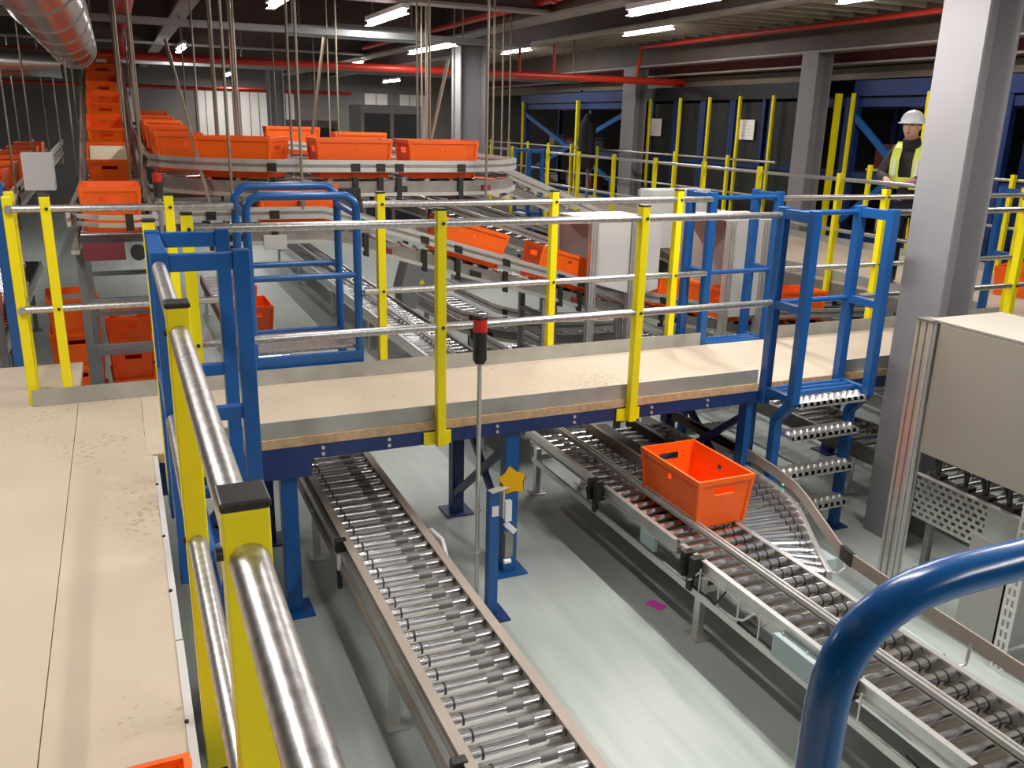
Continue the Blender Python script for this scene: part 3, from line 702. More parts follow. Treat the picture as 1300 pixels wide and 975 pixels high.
# ------------------------------------------------------------------ overhead and background conveyors
def plen(path):
    s = [0.]
    for a, b in zip(path, path[1:]): s.append(s[-1]+(V(b)-V(a)).length)
    return s
def at_s(path, d):
    s = plen(path)
    for i in range(len(path)-1):
        if d <= s[i+1] or i == len(path)-2:
            f = (d-s[i])/(s[i+1]-s[i]); p = V(path[i]).lerp(V(path[i+1]), f); t = (V(path[i+1])-V(path[i])).normalized(); return p, t
def arc(cx, cy_, r, a0, a1, z, n=8):
    return [(cx+r*math.cos(R(a0+(a1-a0)*k/n)), cy_+r*math.sin(R(a0+(a1-a0)*k/n)), z) for k in range(n+1)]
def path_conveyor(name, label, path, w=.47, gz=.105, hang=(), legs=(), rod_top=ZC, clamps=(), rail_h=.075, guide=True, bed='belt', hoff=.10):
    p0 = path[len(path)//2]
    t = thing(name, label, 'conveyor', (p0[0], p0[1], 0))
    hw = w/2
    for s_ in (-1, 1):
        part('side_rail', M['dulls'], t, lambda m: m.sweep(path, s_*hw, -rail_h-.02, -.012, .022))
        part('lower_lip', M['alu'], t, lambda m: m.sweep(path, s_*(hw+.012), -rail_h-.05, -rail_h-.022, .05))
        if guide:
            gr_ = part('guide_rail', M['alu'], t, lambda m: (m.sweep(path, s_*(hw+.03), gz-.045, gz-.012, .022), m.sweep(path, s_*(hw+.03), gz+.012, gz+.045, .022)))
            part('guide_core', M['dulls'], gr_, lambda m: m.sweep(path, s_*(hw+.03), gz-.012, gz+.012, .014))
    L = plen(path)[-1]
    def slats(m):
        m.sweep(path, 0, -.05, -.02, w-.04)
    part('bed', M[bed], t, slats)
    rr = roller_mesh(w-.05, .022, 'plain'); d = .1; n = 0
    step = max(.14, L/70)
    while d < L-.05:
        p, tt = at_s(path, d); nr = V((tt.y, -tt.x, 0)).normalized()
        o = bpy.data.objects.new('roller', rr); COL.objects.link(o); o.parent = t
        o.location = p-nr*(w-.05)/2+V((0, 0, -.015))-ORG[t.name]; o.rotation_euler = (0, 0, math.atan2(nr.y, nr.x)); ORG[o.name] = p
        d += step
    for d in clamps:
        p, tt = at_s(path, d); nr = V((tt.y, -tt.x, 0)).normalized()
        for s_ in ((1,) if True else ()):
            for sg in (-1, 1):
                c = p+nr*sg*(hw+.03)
                part('clamp', M['black'], t, lambda m: (m.obox(c+V((0, 0, gz-.01)), tt, nr, (0, 0, 1), .035, .022, .03), m.obox(c-nr*sg*.01+V((0, 0, -.07)), tt, nr, (0, 0, 1), .022, .018, .09)), .003)
    for i_, d in enumerate(clamps):
        if i_ % 2: continue
        p, tt = at_s(path, d+.17); nr = V((tt.y, -tt.x, 0)).normalized(); c = p+nr*(hw+.016)
        part('drive_card', M['maroon' if i_ % 4 else 'black'], t, lambda m: m.obox(c+V((0, 0, -.075)), tt, nr, (0, 0, 1), .05, .012, .028), .002)
    for d in hang:
        p, tt = at_s(path, d); nr = V((tt.y, -tt.x, 0)).normalized(); zb = p.z-rail_h-.09
        a = p+nr*(hw+hoff); b = p-nr*(hw+hoff)
        h = part('hanger_bar', M['strut'], t, lambda m: m.bar((a.x, a.y, zb), (b.x, b.y, zb), .035, .035))
        for q in (a, b):
            part('hanger_rod', M['strut'], h, lambda m: m.tube([(q.x, q.y, zb-.04), (q.x, q.y, rod_top)], .0105, 8))
    for d in legs:
        p, tt = at_s(path, d); nr = V((tt.y, -tt.x, 0)).normalized(); zt = p.z-rail_h-.05
        for sg in (-1, 1):
            q = p+nr*sg*hw
            part('leg', M['ladg'], t, lambda m: (m.obox((q.x, q.y, zt/2+.006), tt, nr, (0, 0, 1), .025, .025, zt/2-.006), m.box(q.x-.06, q.y-.06, 0, q.x+.06, q.y+.06, .012)))
        k = .35
        while k < zt-.1:
            part('rung', M['ladg'], t, lambda m: m.bar((p.x+nr.x*hw, p.y+nr.y*hw, k), (p.x-nr.x*hw, p.y-nr.y*hw, k), .035, .035)); k += .34
    return t
ZU = 2.2
pU = [(.50, 15, ZU+.25), (.50, 11, ZU+.08)]+[(.50, 8.3, ZU)]+arc(1.30, 7.9, .80, 180, 270, ZU)[0:]+[(2.0, 7.10, ZU)]+arc(2.45, 7.75, .65, 270, 360, ZU)+[(3.10, 9.4, ZU), (3.10, 11, ZU+.05)]
U = path_conveyor('hanging_conveyor', 'curved conveyor hung from rods with orange totes, nearest of the upper tier', pU, hang=(2.5, 4.2, 6.0, 7.4, 8.35, 9.7, 11.2), hoff=.16, clamps=(6.75, 7.1, 8.2, 8.75, 8.95, 9.1, 9.6))
for p, q in (((.43, 7.6, 3.2), (.62, 7.0, 2.0)), ((2.62, 7.3, 3.15), (2.38, 7.2, 2.3)), ((1.95, 9.0, 3.4), (1.8, 9.0, 2.5))):
    part('brace', M['strut'], U, lambda m: m.tube([p, q], .015, 8))
part('drive_unit', M['black'], U, lambda m: m.box(1.55, 6.80, 2.06, 1.72, 6.84, 2.14), .004)
part('side_cover', M['pale'], U, lambda m: m.box(.95, 6.80, 2.08, 1.3, 6.835, 2.15))
tote('largest orange tote on the upper curved conveyor, at its right end', (2.45, 7.12, ZU+.005), 0)
tote('orange tote in the middle of the upper curved conveyor, left of the largest one', (1.71, 7.10, ZU+.005), 0)
tote('orange tote entering the left bend of the upper curved conveyor', (.90, 7.207, ZU+.005), R(-30))
tote('orange tote partly hidden at the far left side of the upper curved conveyor', (.50, 8.35, ZU+.005), H90)
tote('second orange tote further back on the left arm of the upper curved conveyor', (.50, 9.5, ZU+.045), H90)
for y, lab in ((10.8, 'third tote back on the left arm of the upper conveyor, in shade'), (12.1, 'fourth tote back on the left arm of the upper conveyor, dark red in shade'), (13.4, 'farthest tote on the left arm of the upper conveyor')):
    tote(lab, (.50, y, ZU+.09+(max(0, y-11))*.0425), H90)

def zl(x):
    if x < 1.45: return 1.865
    if x < 3.9: return 1.865-.293*(x-1.45)
    if x < 5.5: return 1.147-.21*(x-3.9)
    return .811-.05*(x-5.5)
pL1 = [(-.06, 14.7, 3.23), (-.06, 12.5, 2.68), (-.06, 9.3, 1.88), (-.06, 6.5, 1.865)]
L1 = path_conveyor('incline_conveyor', 'conveyor bringing orange totes down from the far left ceiling onto a grey stand', pL1, legs=(6.9, 8.1), hang=(.6, 2.2, 4.2), clamps=(5.9, 7.0))
part('drive_cover', M['maroon'], L1, lambda m: m.box(-.26, 6.46, 1.70, .0, 6.48, 1.82))
part('motor', M['black'], L1, lambda m: m.tube([(.08, 6.40, 1.75), (.08, 6.49, 1.75)], .05, 12))
bendp = [(-.36, 7.0, 1.865), (-.34, 6.78, 1.865), (-.27, 6.60, 1.865), (-.14, 6.47, 1.865), (.05, 6.42, 1.865), (.24, 6.50, 1.865), (.36, 6.62, 1.865)]
part('bend_guide', M['alu'], L1, lambda m: m.sweep(bendp, 0, .055, .085, .02))
part('bend_guide', M['alu'], L1, lambda m: m.sweep(bendp, 0, .105, .135, .02))
part('guide_bracket', M['black'], L1, lambda m: m.box(.02, 6.405, 1.90, .07, 6.44, 2.01))
pL2 = [(.24, 6.98, 1.865), (1.4, 6.98, 1.865), (1.6, 6.98, zl(1.6)), (2.6, 6.98, zl(2.6)), (3.9, 6.98, zl(3.9)), (5.5, 6.98, zl(5.5)), (7.1, 6.98, zl(7.1))]
L2_ = path_conveyor('downhill_conveyor', 'lower tier conveyor passing behind the blue arches and sloping down to the right', pL2, legs=(3.15, 5.9), hang=(.5,), clamps=(.35, .8, 1.5, 2.0, 2.3, 2.75, 3.3, 3.5, 4.4))
part('control_unit', M['pale'], L2_, lambda m: m.box(.95, 6.70, 1.70, 1.12, 6.725, 1.81), .004)
tote('large orange tote end-on at the left, waiting on the ladder-like stand', (-.06, 6.93, 1.87), H90)
def inc(y): return 1.88+(y-9.3)*.25 if y > 9.3 else 1.87
for i, (y, lab) in enumerate(((9.75, 'open orange tote with a cream sheet inside, lowest on the left incline'), (10.85, 'second orange tote up the left incline'), (11.9, 'third orange tote up the left incline'), (12.95, 'fourth orange tote up the left incline, in shade'), (14.0, 'topmost orange tote up the left incline, near the duct end'))):
    o = tote(lab, (-.06, y, inc(y)+.012), H90); o.rotation_euler = (0, -math.atan(.25), H90)
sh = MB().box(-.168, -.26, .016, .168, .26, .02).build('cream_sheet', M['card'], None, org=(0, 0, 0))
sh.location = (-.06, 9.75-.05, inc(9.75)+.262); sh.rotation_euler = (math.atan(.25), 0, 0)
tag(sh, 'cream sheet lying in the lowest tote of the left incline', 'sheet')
o = tote('orange tote on the lower tier seen behind the blue arches', (1.24, 6.98, 1.87), 0)
tl = math.atan(.293)
for x, lab in ((2.62, 'orange tote tilted on the downhill conveyor, behind the near yellow post'), (3.52, 'orange tote tilted on the downhill conveyor, left of the pale enclosure')):
    o = tote(lab, (x, 6.98, zl(x)+.012), 0); o.rotation_euler = (0, tl, 0)
for x, lab in ((4.78, 'orange tote just right of the pale enclosure'), (5.62, 'low orange tote behind the left half of the right far crossover'), (6.28, 'low orange tote seen between the blue posts of the right ladder')):
    o = tote(lab, (x, 6.98, zl(x)+.012), 0); o.rotation_euler = (0, math.atan(.21) if x < 5.5 else math.atan(.05), 0)
# back upper tier
pB = [(.9, 10.75, 2.28), (1.6, 10.72, 2.26), (3.3, 10.6, 2.16), (4.2, 10.2, 2.05), (5.2, 9.6, 1.6), (6.6, 9.2, 1.0), (7.0, 9.1, .95)]
B_ = path_conveyor('hanging_conveyor', 'further hanging conveyor behind the nearest upper tier, sloping down to the right', pB, hang=(.4, 1.5, 2.6, 3.6), legs=(4.9, 6.0), clamps=(.9, 1.9, 2.7))
tote('bright orange tote on the further upper conveyor, near the pale wall panels', (1.90, 10.7, 2.25), R(-3))
tote('dark orange tote on the further upper conveyor, above the middle tote', (2.68, 10.65, 2.20), R(-4))
pD = [(2.3, 14, 2.0), (2.9, 12.5, 1.85), (3.7, 11.0, 1.6), (4.6, 9.9, 1.3), (5.2, 8.95, 1.08)]
path_conveyor('descending_conveyor', 'grey conveyor descending behind the tilted orange totes', pD, hang=(.5, 3.5), legs=(4.9,), clamps=(1.5, 2.5, 3.5), guide=True)
# floor-level curves between catwalk and enclosure
pC = [(3.40, 9.9, .62), (3.42, 9.0, .62)]+arc(4.35, 8.75, .93, 172, 262, .62)+[(4.80, 7.80, .62)]
path_conveyor('curved_conveyor', 'low curved roller conveyor on the floor behind the signal lamp', pC, legs=(.6, 2.3), clamps=(1.5,), gz=.08, w=.42)
pC2 = [(3.32, 7.6, .58), (3.34, 7.0, .58)]+arc(4.04, 6.62, .72, 168, 245, .58)[1:]+[(4.3, 5.88, .58), (4.78, 5.84, .58)]
path_conveyor('curved_conveyor', 'low curved roller conveyor just behind the catwalk toe board, right of the signal lamp', pC2, legs=(.2, 1.8), gz=.07, w=.38)
# far left line of totes
pF = [(-1.25, 7.8, 1.70), (-1.25, 21, 1.95)]
path_conveyor('hanging_conveyor', 'conveyor carrying a row of orange totes along the far left', pF, hang=(2, 4.5, 7.5, 11), legs=(.4,), clamps=(1, 3))
ORD = ('first', 'second', 'third', 'fourth', 'fifth', 'sixth', 'seventh', 'eighth')
for i in range(8):
    y = 8.3+i*1.15
    tote(ORD[i]+' orange tote from the front in the row along the far left', (-1.25, y, 1.71+(y-7.8)*.019), H90, group='far left row of totes')
pF2 = [(-1.35, 7.2, .62), (-1.35, 14, .62)]
path_conveyor('floor_conveyor', 'low conveyor at the left edge below the far left row', pF2, legs=(.4, 2.5, 5), guide=False)
for i in range(3): tote(('nearest', 'middle', 'farthest')[i]+' of the three orange totes on the low conveyor at the left edge', (-1.35, 7.7+i*.9, .63), H90, group='totes on the low left conveyor')
# stacked totes on the floor at left
for k in range(4):
    tote(('bottom', 'second', 'third', 'top')[k]+' tote of the taller orange stack beside the grey stand', (-.46, 8.25, .002+.288*k), H90+R(2*k-2), group='stacked totes')
for k in range(3):
    tote(('bottom', 'middle', 'top')[k]+' tote of the shorter orange stack behind the grey stand', (-.03, 8.75, .002+.288*k), H90+R(3-2*k), group='stacked totes')
tote('orange tote standing on the conveyor seen behind the left blue ladder', (1.16, 9.4, Z1+.005), H90)
tote('second orange tote further along the conveyor behind the left blue ladder', (1.16, 10.6, Z1+.005), H90)
# control box at left
cb_ = thing('control_box', 'pale grey control box on a stand left of the incline totes', 'control box', (-.54, 8.0, 0))
part('box', M['pale'], cb_, lambda m: m.box(-.68, 7.95, 2.05, -.46, 8.12, 2.34), .006)
part('stand', M['ladg'], cb_, lambda m: (m.post(-.57, 8.03, 0.01, 2.05, .06), m.box(-.64, 7.96, 0, -.5, 8.1, .012)))
bl = thing('beacon_light', 'small red beacon on a black base above the catwalk rail at left', 'beacon', (.28, 6.3, 0))
part('pole', M['ladg'], bl, lambda m: m.tube([(.24, 6.4, 0), (.24, 6.4, 2.12)], .014, 8))
part('base', M['black'], bl, lambda m: m.tube([(.24, 6.4, 2.12), (.24, 6.4, 2.22)], .03, 12))
part('red_lens', M['redlamp'], bl, lambda m: m.tube([(.24, 6.4, 2.22), (.24, 6.4, 2.28)], .028, 12))

# ------------------------------------------------------------------ pale machine enclosures behind the catwalk
e1 = thing('machine_enclosure', 'pale two-panel machine enclosure straddling the downhill conveyor', 'enclosure', (4.0, 6.65, 0))
part('panel', M['pale'], e1, lambda m: m.prism([(3.735, 1.325), (4.065, 1.225), (4.065, 1.85), (3.735, 1.85)], (0, 6.60, 0), (0, 6.615, 0), (1, 0, 0), (0, 0, 1)))
part('door_panel', M['pale'], e1, lambda m: m.prism([(4.16, 1.19), (4.38, 1.25), (4.38, 1.85), (4.16, 1.85)], (0, 6.60, 0), (0, 6.62, 0), (1, 0, 0), (0, 0, 1)))
part('back_panel', M['pale'], e1, lambda m: m.box(3.73, 7.34, 1.3, 4.4, 7.355, 1.85))
part('top_panel', M['pale'], e1, lambda m: m.box(3.72, 6.6, 1.852, 4.4, 7.36, 1.866))
for x, y in ((3.70, 6.615), (4.105, 6.615), (4.43, 7.33), (3.70, 7.34)):
    part('corner_post', M['alu'], e1, lambda m: groove(m, x, y, .01, 1.85, .065))
e2 = thing('machine_enclosure', 'narrow pale machine enclosure seen through the right far crossover', 'enclosure', (5.3, 6.6, 0))
part('panel', M['pale'], e2, lambda m: m.box(5.20, 6.60, .93, 5.52, 6.615, 1.83))
part('back_panel', M['pale'], e2, lambda m: m.box(5.20, 7.34, 1.0, 5.9, 7.355, 1.83))
part('top_panel', M['pale'], e2, lambda m: m.box(5.13, 6.6, 1.832, 5.9, 7.36, 1.845))
for x, y in ((5.15, 6.615), (5.56, 6.615), (5.15, 7.34), (5.87, 7.34)):
    part('corner_post', M['alu'], e2, lambda m: groove(m, x, y, .01, 1.83, .065))
e3 = thing('machine_enclosure', 'pale grey box enclosure with a light top edge behind the catwalk railing', 'enclosure', (5.9, 8.6, 0))
part('panel', M['pale'], e3, lambda m: m.box(5.55, 8.60, 1.3, 6.35, 8.62, 1.95))
part('side_panel', M['pale'], e3, lambda m: m.box(5.55, 8.62, 1.3, 5.57, 8.86, 1.95))
part('top_panel', M['white'], e3, lambda m: m.box(5.55, 8.6, 1.951, 6.35, 8.86, 1.965))
for x, y in ((5.56, 8.85), (6.34, 8.85)):
    part('leg', M['alu'], e3, lambda m: m.post(x, y, .01, 1.95, .06))

# ------------------------------------------------------------------ right hand walkway, racks and doors
rw = thing('far_walkway', 'tan board walkway with a yellow-post rail running away behind the grey column', 'walkway', (8.5, 12, 0))
part('deck_board', M['deck'], rw, lambda m: m.box(7.29, -1, 1.012, 9.66, 24, DECK))
part('toe_board', M['toe'], rw, lambda m: m.box(7.284, 5.6, DECK+.001, 7.29, 24, DECK+.10))
part('toe_board', M['toe'], rw, lambda m: m.box(9.655, -1, DECK+.001, 9.661, 24, DECK+.10))
part('side_beam', M['dulls'], rw, lambda m: m.box(7.275, 5.5, .86, 7.32, 24, 1.011))
part('side_beam', M['navy'], rw, lambda m: m.box(9.62, -1, .86, 9.66, 24, 1.011))
for y in (1, 4, 7, 10, 13, 16, 19, 22):
    for x in (7.4, 9.55):
        part('leg', M['navy'], rw, lambda m: (m.post(x, y, .012, 1.01, .09), m.box(x-.1, y-.1, 0, x+.1, y+.1, .012)))
def rail_y(label, x, runs, ys, side=-1, z0=.9):
    t = thing('guard_rail', label, 'guard rail', (x, ys[0], DECK))
    for a, b in runs:
        for z, nm in ((2.15, 'top_rail'), (1.60, 'mid_rail')):
            part(nm, M['galv'], t, lambda m: m.tube([(x, a, z), (x, b, z)], .021, 10))
    for y in ys:
        part('post', M['yellow'], t, lambda m: m.post(x-.03*side*-1, y, z0, 2.215, .055, .05), .004)
    return t
rail_y('long guard rail with yellow posts along the near side of the far walkway', 7.27, ((6.3, 14.9), (15.9, 23.8)), (7.5, 8.85, 10.0, 11.2, 12.4, 13.6, 14.8, 16.4, 17.5, 19, 20.5, 22, 23.5))
rail_y('guard rail with yellow posts along the far side of the far walkway, before the racks', 9.63, ((2.0, 9.5), (11.4, 23.8)), (4.2, 5.2, 6.2, 7.2, 8.2, 9.4, 12.6, 14.2, 17.2, 18.4, 19.6, 20.8, 22, 23.2), z0=DECK+.001)
make_ladder('crossover_ladder', 'small distant blue ladder on the near side of the far walkway', (7.27, 15.4, 0), math.pi/2)
rk_i = 0
def rack(name, label, y0, y1, x0=10.25, x1=11.25, ztop=3.15, brace=True):
    t = thing(name, label, 'rack', (x0, y0, 0))
    for y in (y0, y1):
        for x in (x0, x1):
            part('upright', M['navy'], t, lambda m: (m.post(x, y, .012, ztop, .10, .10), m.box(x-.09, y-.09, 0, x+.09, y+.09, .012)))
    for z in (1.1, 2.0, ztop-.08):
        for x in (x0, x1):
            part('beam', M['navy'], t, lambda m: m.box(x-.025, y0, z-.06, x+.025, y1, z+.06))
        part('shelf', M['dark'], t, lambda m: m.box(x0, y0+.05, z+.061, x1, y1-.05, z+.08))
    if brace:
        for a, b in ((1.3, 2.9), (2.9, 1.3)):
            part('brace', M['blue'], t, lambda m: m.bar((x0-.06-(.05 if a > b else 0), y0, a), (x0-.06-(.05 if a > b else 0), y1, b), .10, .04, (1, 0, 0)))
    return t
rack('braced_rack', 'tall blue cross-braced rack behind the far end of the far walkway', 17.0, 22.3)
rack('braced_rack', 'tall blue cross-braced rack just left of the person in the white helmet', 8.3, 10.45)
rack('storage_rack', 'dark blue rack right of the thick grey column', 3.4, 7.9, brace=False)
rack('storage_rack', 'dark rack behind the grey column of the far walkway', 10.6, 11.5, brace=False)
for rk, y0, y1 in (('far braced rack', 17.4, 22.0), ('braced rack beside the person', 8.6, 10.2), ('rack right of the thick column', 3.7, 7.6)):
    for z, sh_ in ((1.182, 'lower'), (2.082, 'upper')):
        cols = [('pale', 'pale'), ('brownish steel', 'dulls'), ('grey', 'ladg'), ('maroon', 'maroon')]
        random.shuffle(cols)
        for k, (cn, mn) in enumerate(cols):
            y = y0+(y1-y0)*(k+.5)/4; s_ = random.uniform(.24, .36); h_ = random.uniform(.2, .5); x_ = random.uniform(10.55, 10.95)
            o = MB().box(-s_/2, -s_/2, 0, s_/2, s_/2, h_)
            o.cm = 1; o.box(-s_/2-.01, -s_/2-.01, h_*.86, s_/2+.01, s_/2+.01, h_*.94)
            q = o.build('storage_bin', [M[mn], M['black']], None, .006)
            q.location = (x_, y, z); tag(q, cn+' bin on the '+sh_+' shelf of the '+rk, 'bin', 'bins on the rack shelves')
dd = thing('dark_gates', 'row of dark sheet gates behind the far walkway, carrying white notices', 'gates', (10.3, 13.5, 0))
for k, y0 in enumerate((11.6, 12.6, 13.5, 14.4, 15.3)):
    g_ = part('gate_panel', M['dark'], dd, lambda m: m.box(10.28, y0, .05, 10.32, y0+.82, 3.1))
    part('gate_frame', M['navy'], g_, lambda m: (m.box(10.25, y0-.04, .0, 10.28, y0+.03, 3.15), m.box(10.25, y0+.78, .0, 10.28, y0+.85, 3.15), m.box(10.25, y0, 2.0, 10.28, y0+.82, 2.06)))
part('lintel', M['dark'], dd, lambda m: m.box(10.22, 11.5, 3.15, 10.4, 16.3, 3.4))
for y0, y1, lab in ((15.72, 16.10, 'white notice sheet on the leftmost dark gate'), (12.78, 13.22, 'white notice sheet on the dark gate nearest the right grey column')):
    o = MB().box(10.235, y0, 2.47, 10.245, y1, 2.81); o.cm = 1
    for k in range(4): o.box(10.234, y0+.06, 2.70-.055*k, 10.2355, y1-.06-.03*(k % 2), 2.712-.055*k)
    o.box(10.234, (y0+y1)/2-.02, 2.73, 10.2355, (y0+y1)/2+.02, 2.775)
    q = o.build('notice', [M['paper'], M['wallp']]); tag(q, lab, 'notice')
for i, (y, lab) in enumerate(((22.3, 'leftmost tall yellow guard post, at the far blue braced rack'), (19.15, 'tall bright yellow guard post in front of the far blue braced rack'), (16.0, 'tall yellow guard post right beside the middle grey column'), (14.92, 'second tall yellow guard post right of the middle grey column'), (13.97, 'third tall yellow guard post right of the middle grey column'), (13.08, 'fourth tall yellow guard post right of the middle grey column'), (12.2, 'tall yellow guard post left of the right grey column'), (10.72, 'thicker tall yellow guard post just right of the right grey column'), (10.42, 'tall yellow guard post at the left edge of the braced rack'), (9.02, 'tall yellow guard post behind the person in the white helmet'), (6.0, 'tall yellow guard post at the right picture edge'))):
    w_ = .075 if i in (7, 1, 9) else .045
    t = thing('guard_post', lab, 'guard post', (10.12, y, 0))
    part('shaft', M['yellow'], t, lambda m: m.post(10.12, y, .012, 3.2, w_))
    part('base_plate', M['yellow'], t, lambda m: m.box(10.04, y-.08, 0, 10.2, y+.08, .012))
rd = thing('blue_header', 'wide blue sheet header above the braced rack beside the person', 'header', (10.2, 9, 3.2))
part('sheet', M['navy'], rd, lambda m: m.box(10.19, 6.5, 3.16, 10.22, 10.5, 3.38))
part('hanger', M['navy'], rd, lambda m: m.box(10.2, 8.2, 3.38, 10.26, 8.3, 3.44))
rd = thing('blue_header', 'wide blue sheet header above the far braced rack', 'header', (10.2, 19, 3.2))
part('sheet', M['navy'], rd, lambda m: m.box(10.19, 16.6, 3.16, 10.22, 22.6, 3.38))
part('hanger', M['navy'], rd, lambda m: m.box(10.2, 19.2, 3.38, 10.26, 19.3, 3.44))
# dark coat hanging at the walkway
ct = thing('coat', 'black coat hanging from a grey pole near the middle grey column', 'coat', (9.45, 17.3, DECK))
part('pole', M['ladg'], ct, lambda m: (m.tube([(9.45, 17.3, DECK+.01), (9.45, 17.3, 2.95)], .03, 10), m.box(9.35, 17.2, DECK, 9.55, 17.4, DECK+.012)))
part('garment', M['trouser'], ct, lambda m: m.tube([(9.38, 17.25, 2.88), (9.37, 17.24, 2.75), (9.36, 17.23, 2.6), (9.36, 17.23, 2.3), (9.36, 17.22, 1.95), (9.36, 17.22, 1.75)], [.05, .13, .19, .17, .20, .15], 14))
part('sleeve', M['trouser'], ct, lambda m: m.tube([(9.37, 17.10, 2.68), (9.35, 17.02, 2.4), (9.34, 17.0, 2.05)], [.07, .065, .06], 10))
part('sleeve', M['trouser'], ct, lambda m: m.tube([(9.37, 17.40, 2.68), (9.35, 17.46, 2.4), (9.34, 17.47, 2.05)], [.07, .065, .06], 10))

# pale panels on the back wall
for i, (x0, x1, lab) in enumerate(((-.4, .6, 'pale wall panel behind the incline totes'), (2.2, 3.2, 'pale wall panel left of centre on the back wall'), (3.4, 4.9, 'widest pale wall panel on the back wall'), (7.0, 7.7, 'narrow pale wall panel beside the far dark column'), (8.1, 9.0, 'pale wall panel left of the nearest dark column'))):
    q = MB()
    q.box(x0, 26.93, .6, x1, 26.99, 3.4)
    q.cm = 1
    n = int((x1-x0)/.25)
    for k in range(1, n): q.box(x0+(x1-x0)*k/n-.012, 26.92, .6, x0+(x1-x0)*k/n+.012, 26.93, 3.4)
    o = q.build('wall_panel', [M['wallp'], M['wallg']]); tag(o, lab, 'wall panel')
for i, (x0, y, h, lab) in enumerate(((-4.5, 22, 3.2, 'dark tall machine block at the far left back'), (5.6, 22, 3.0, 'dark tall machine block left of the far braced rack'), (3.9, 24, 2.6, 'dark machine block under the pale back wall panels'))):
    t = thing('machine_block', lab, 'machine', (x0, y, 0))
    part('housing', M['wallg'], t, lambda m: m.box(x0, y, .1, x0+1.6, y+1.2, h), .02)
    part('door', M['dark'], t, lambda m: (m.box(x0+.1, y-.012, .2, x0+.75, y, h-.2), m.box(x0+.85, y-.012, .2, x0+1.5, y, h-.2)))
    part('plinth', M['black'], t, lambda m: m.box(x0+.03, y+.03, 0, x0+1.57, y+1.17, .1))

# ------------------------------------------------------------------ pipes, ducts and trunking under the ceiling
pp = thing('sprinkler_main', 'thick red sprinkler pipe running across the hall under the ceiling', 'pipe', (5, 15.4, 3.5))
part('pipe', M['red'], pp, lambda m: m.tube([(-6, 15.4, 3.5), (10.5, 15.4, 3.5)], .065, 14))
part('branch', M['red'], pp, lambda m: m.tube([(.23, -3, 3.75), (.23, 15.1, 3.75), (.23, 15.32, 3.70), (.23, 15.4, 3.55)], .085, 14))
for y in (1.2, 3.6, 6.2, 9, 12):
    part('coupling', M['red'], pp, lambda m: m.tube([(.23, y, 3.75), (.23, y+.1, 3.75)], .10, 14))
for x in (-3, 2, 5, 8):
    part('hanger', M['strut'], pp, lambda m: m.tube([(x, 15.4, 3.56), (x, 15.4, ZC)], .012, 8))
for x in (6.9, 7.6):
    part('riser', M['red'], pp, lambda m: m.tube([(x, 15.4, 3.55), (x, 15.4, 4.2)], .03, 8))
for lab, pts, r in (('thin red pipe beside the steel beam at the top centre', [(4.42, -3, 3.93), (4.42, 17, 3.93)], .04),
                    ('thin red pipe crossing the ribbed ceiling at the upper right', [(9.4, 1, 4.10), (9.4, 15.3, 4.10), (9.4, 15.4, 3.6)], .035),
                    ('thin red pipe along the second ceiling beam', [(6.2, 0, 3.86), (6.2, 14, 3.86)], .025),
                    ('short red pipe slanting at the upper left of the ceiling', [(.9, 6.2, 4.1), (1.15, 7.7, 4.1)], .022),
                    ('red pipe at the far back above the pale wall panels', [(-5, 24.5, 3.3), (6, 24.5, 3.3)], .05)):
    q = MB().tube(pts, r, 10); q.cm = 0
    for f in (.25, .6):
        a, b = V(pts[0]), V(pts[1]); p = a.lerp(b, f); d = (b-a).normalized(); q.tube([p-d*.04, p+d*.04], r*1.35, 10)
    for f in (.1, .5, .9):
        p = V(pts[0]).lerp(V(pts[1]), f); q.tube([p, (p.x, p.y, ZC)], .008, 6)
    o = q.build('sprinkler_pipe', M['red'], None, 0, 2, pts[0]); tag(o, lab, 'pipe')
def duct(label, pts, r, cap=True):
    t = thing('spiral_duct', label, 'duct', pts[0])
    part('tube', M['duct'], t, lambda m: m.tube(pts, r, 28))
    a, b = V(pts[0]), V(pts[-1]); n = int((b-a).length/1.2)
    for k in range(n):
        p = a.lerp(b, (k+.5)/n); d = (b-a).normalized()
        part('seam_ring', M['duct'], t, lambda m: m.tube([p-d*.03, p+d*.03], r*1.035, 28))
    part('end_collar', M['duct'], t, lambda m: m.tube([b-(b-a).normalized()*.08, b], r*1.05, 28))
    for k in range(max(2, n//2)):
        p = a.lerp(b, (k+.5)/max(2, n//2))
        part('hanger', M['strut'], t, lambda m: m.tube([(p.x, p.y, p.z+r*.98), (p.x, p.y, ZC)], .01, 6))
    return t
duct('big silver spiral duct hanging from the ceiling at the top left', [(-.36, -2, 3.45), (-.36, 13.1, 3.45)], .26)
duct('shiny silver cross duct at the left edge under the ceiling', [(-6, 13.75, 3.26), (-.55, 13.75, 3.26)], .17)
tr = thing('cable_trunking', 'pale green-grey trunking hung under the ceiling above the upper totes', 'trunking', (3, 12, 3.7))
part('tray', M['cyan'], tr, lambda m: m.box(2.15, 11.9, 3.66, 4.0, 12.2, 3.78))
part('lid', M['ladg'], tr, lambda m: m.box(2.7, 11.88, 3.781, 4.0, 12.22, 3.82))
for x in (2.3, 3.8): part('hanger', M['strut'], tr, lambda m: m.tube([(x, 12.05, 3.8), (x, 12.05, ZC)], .012, 8))
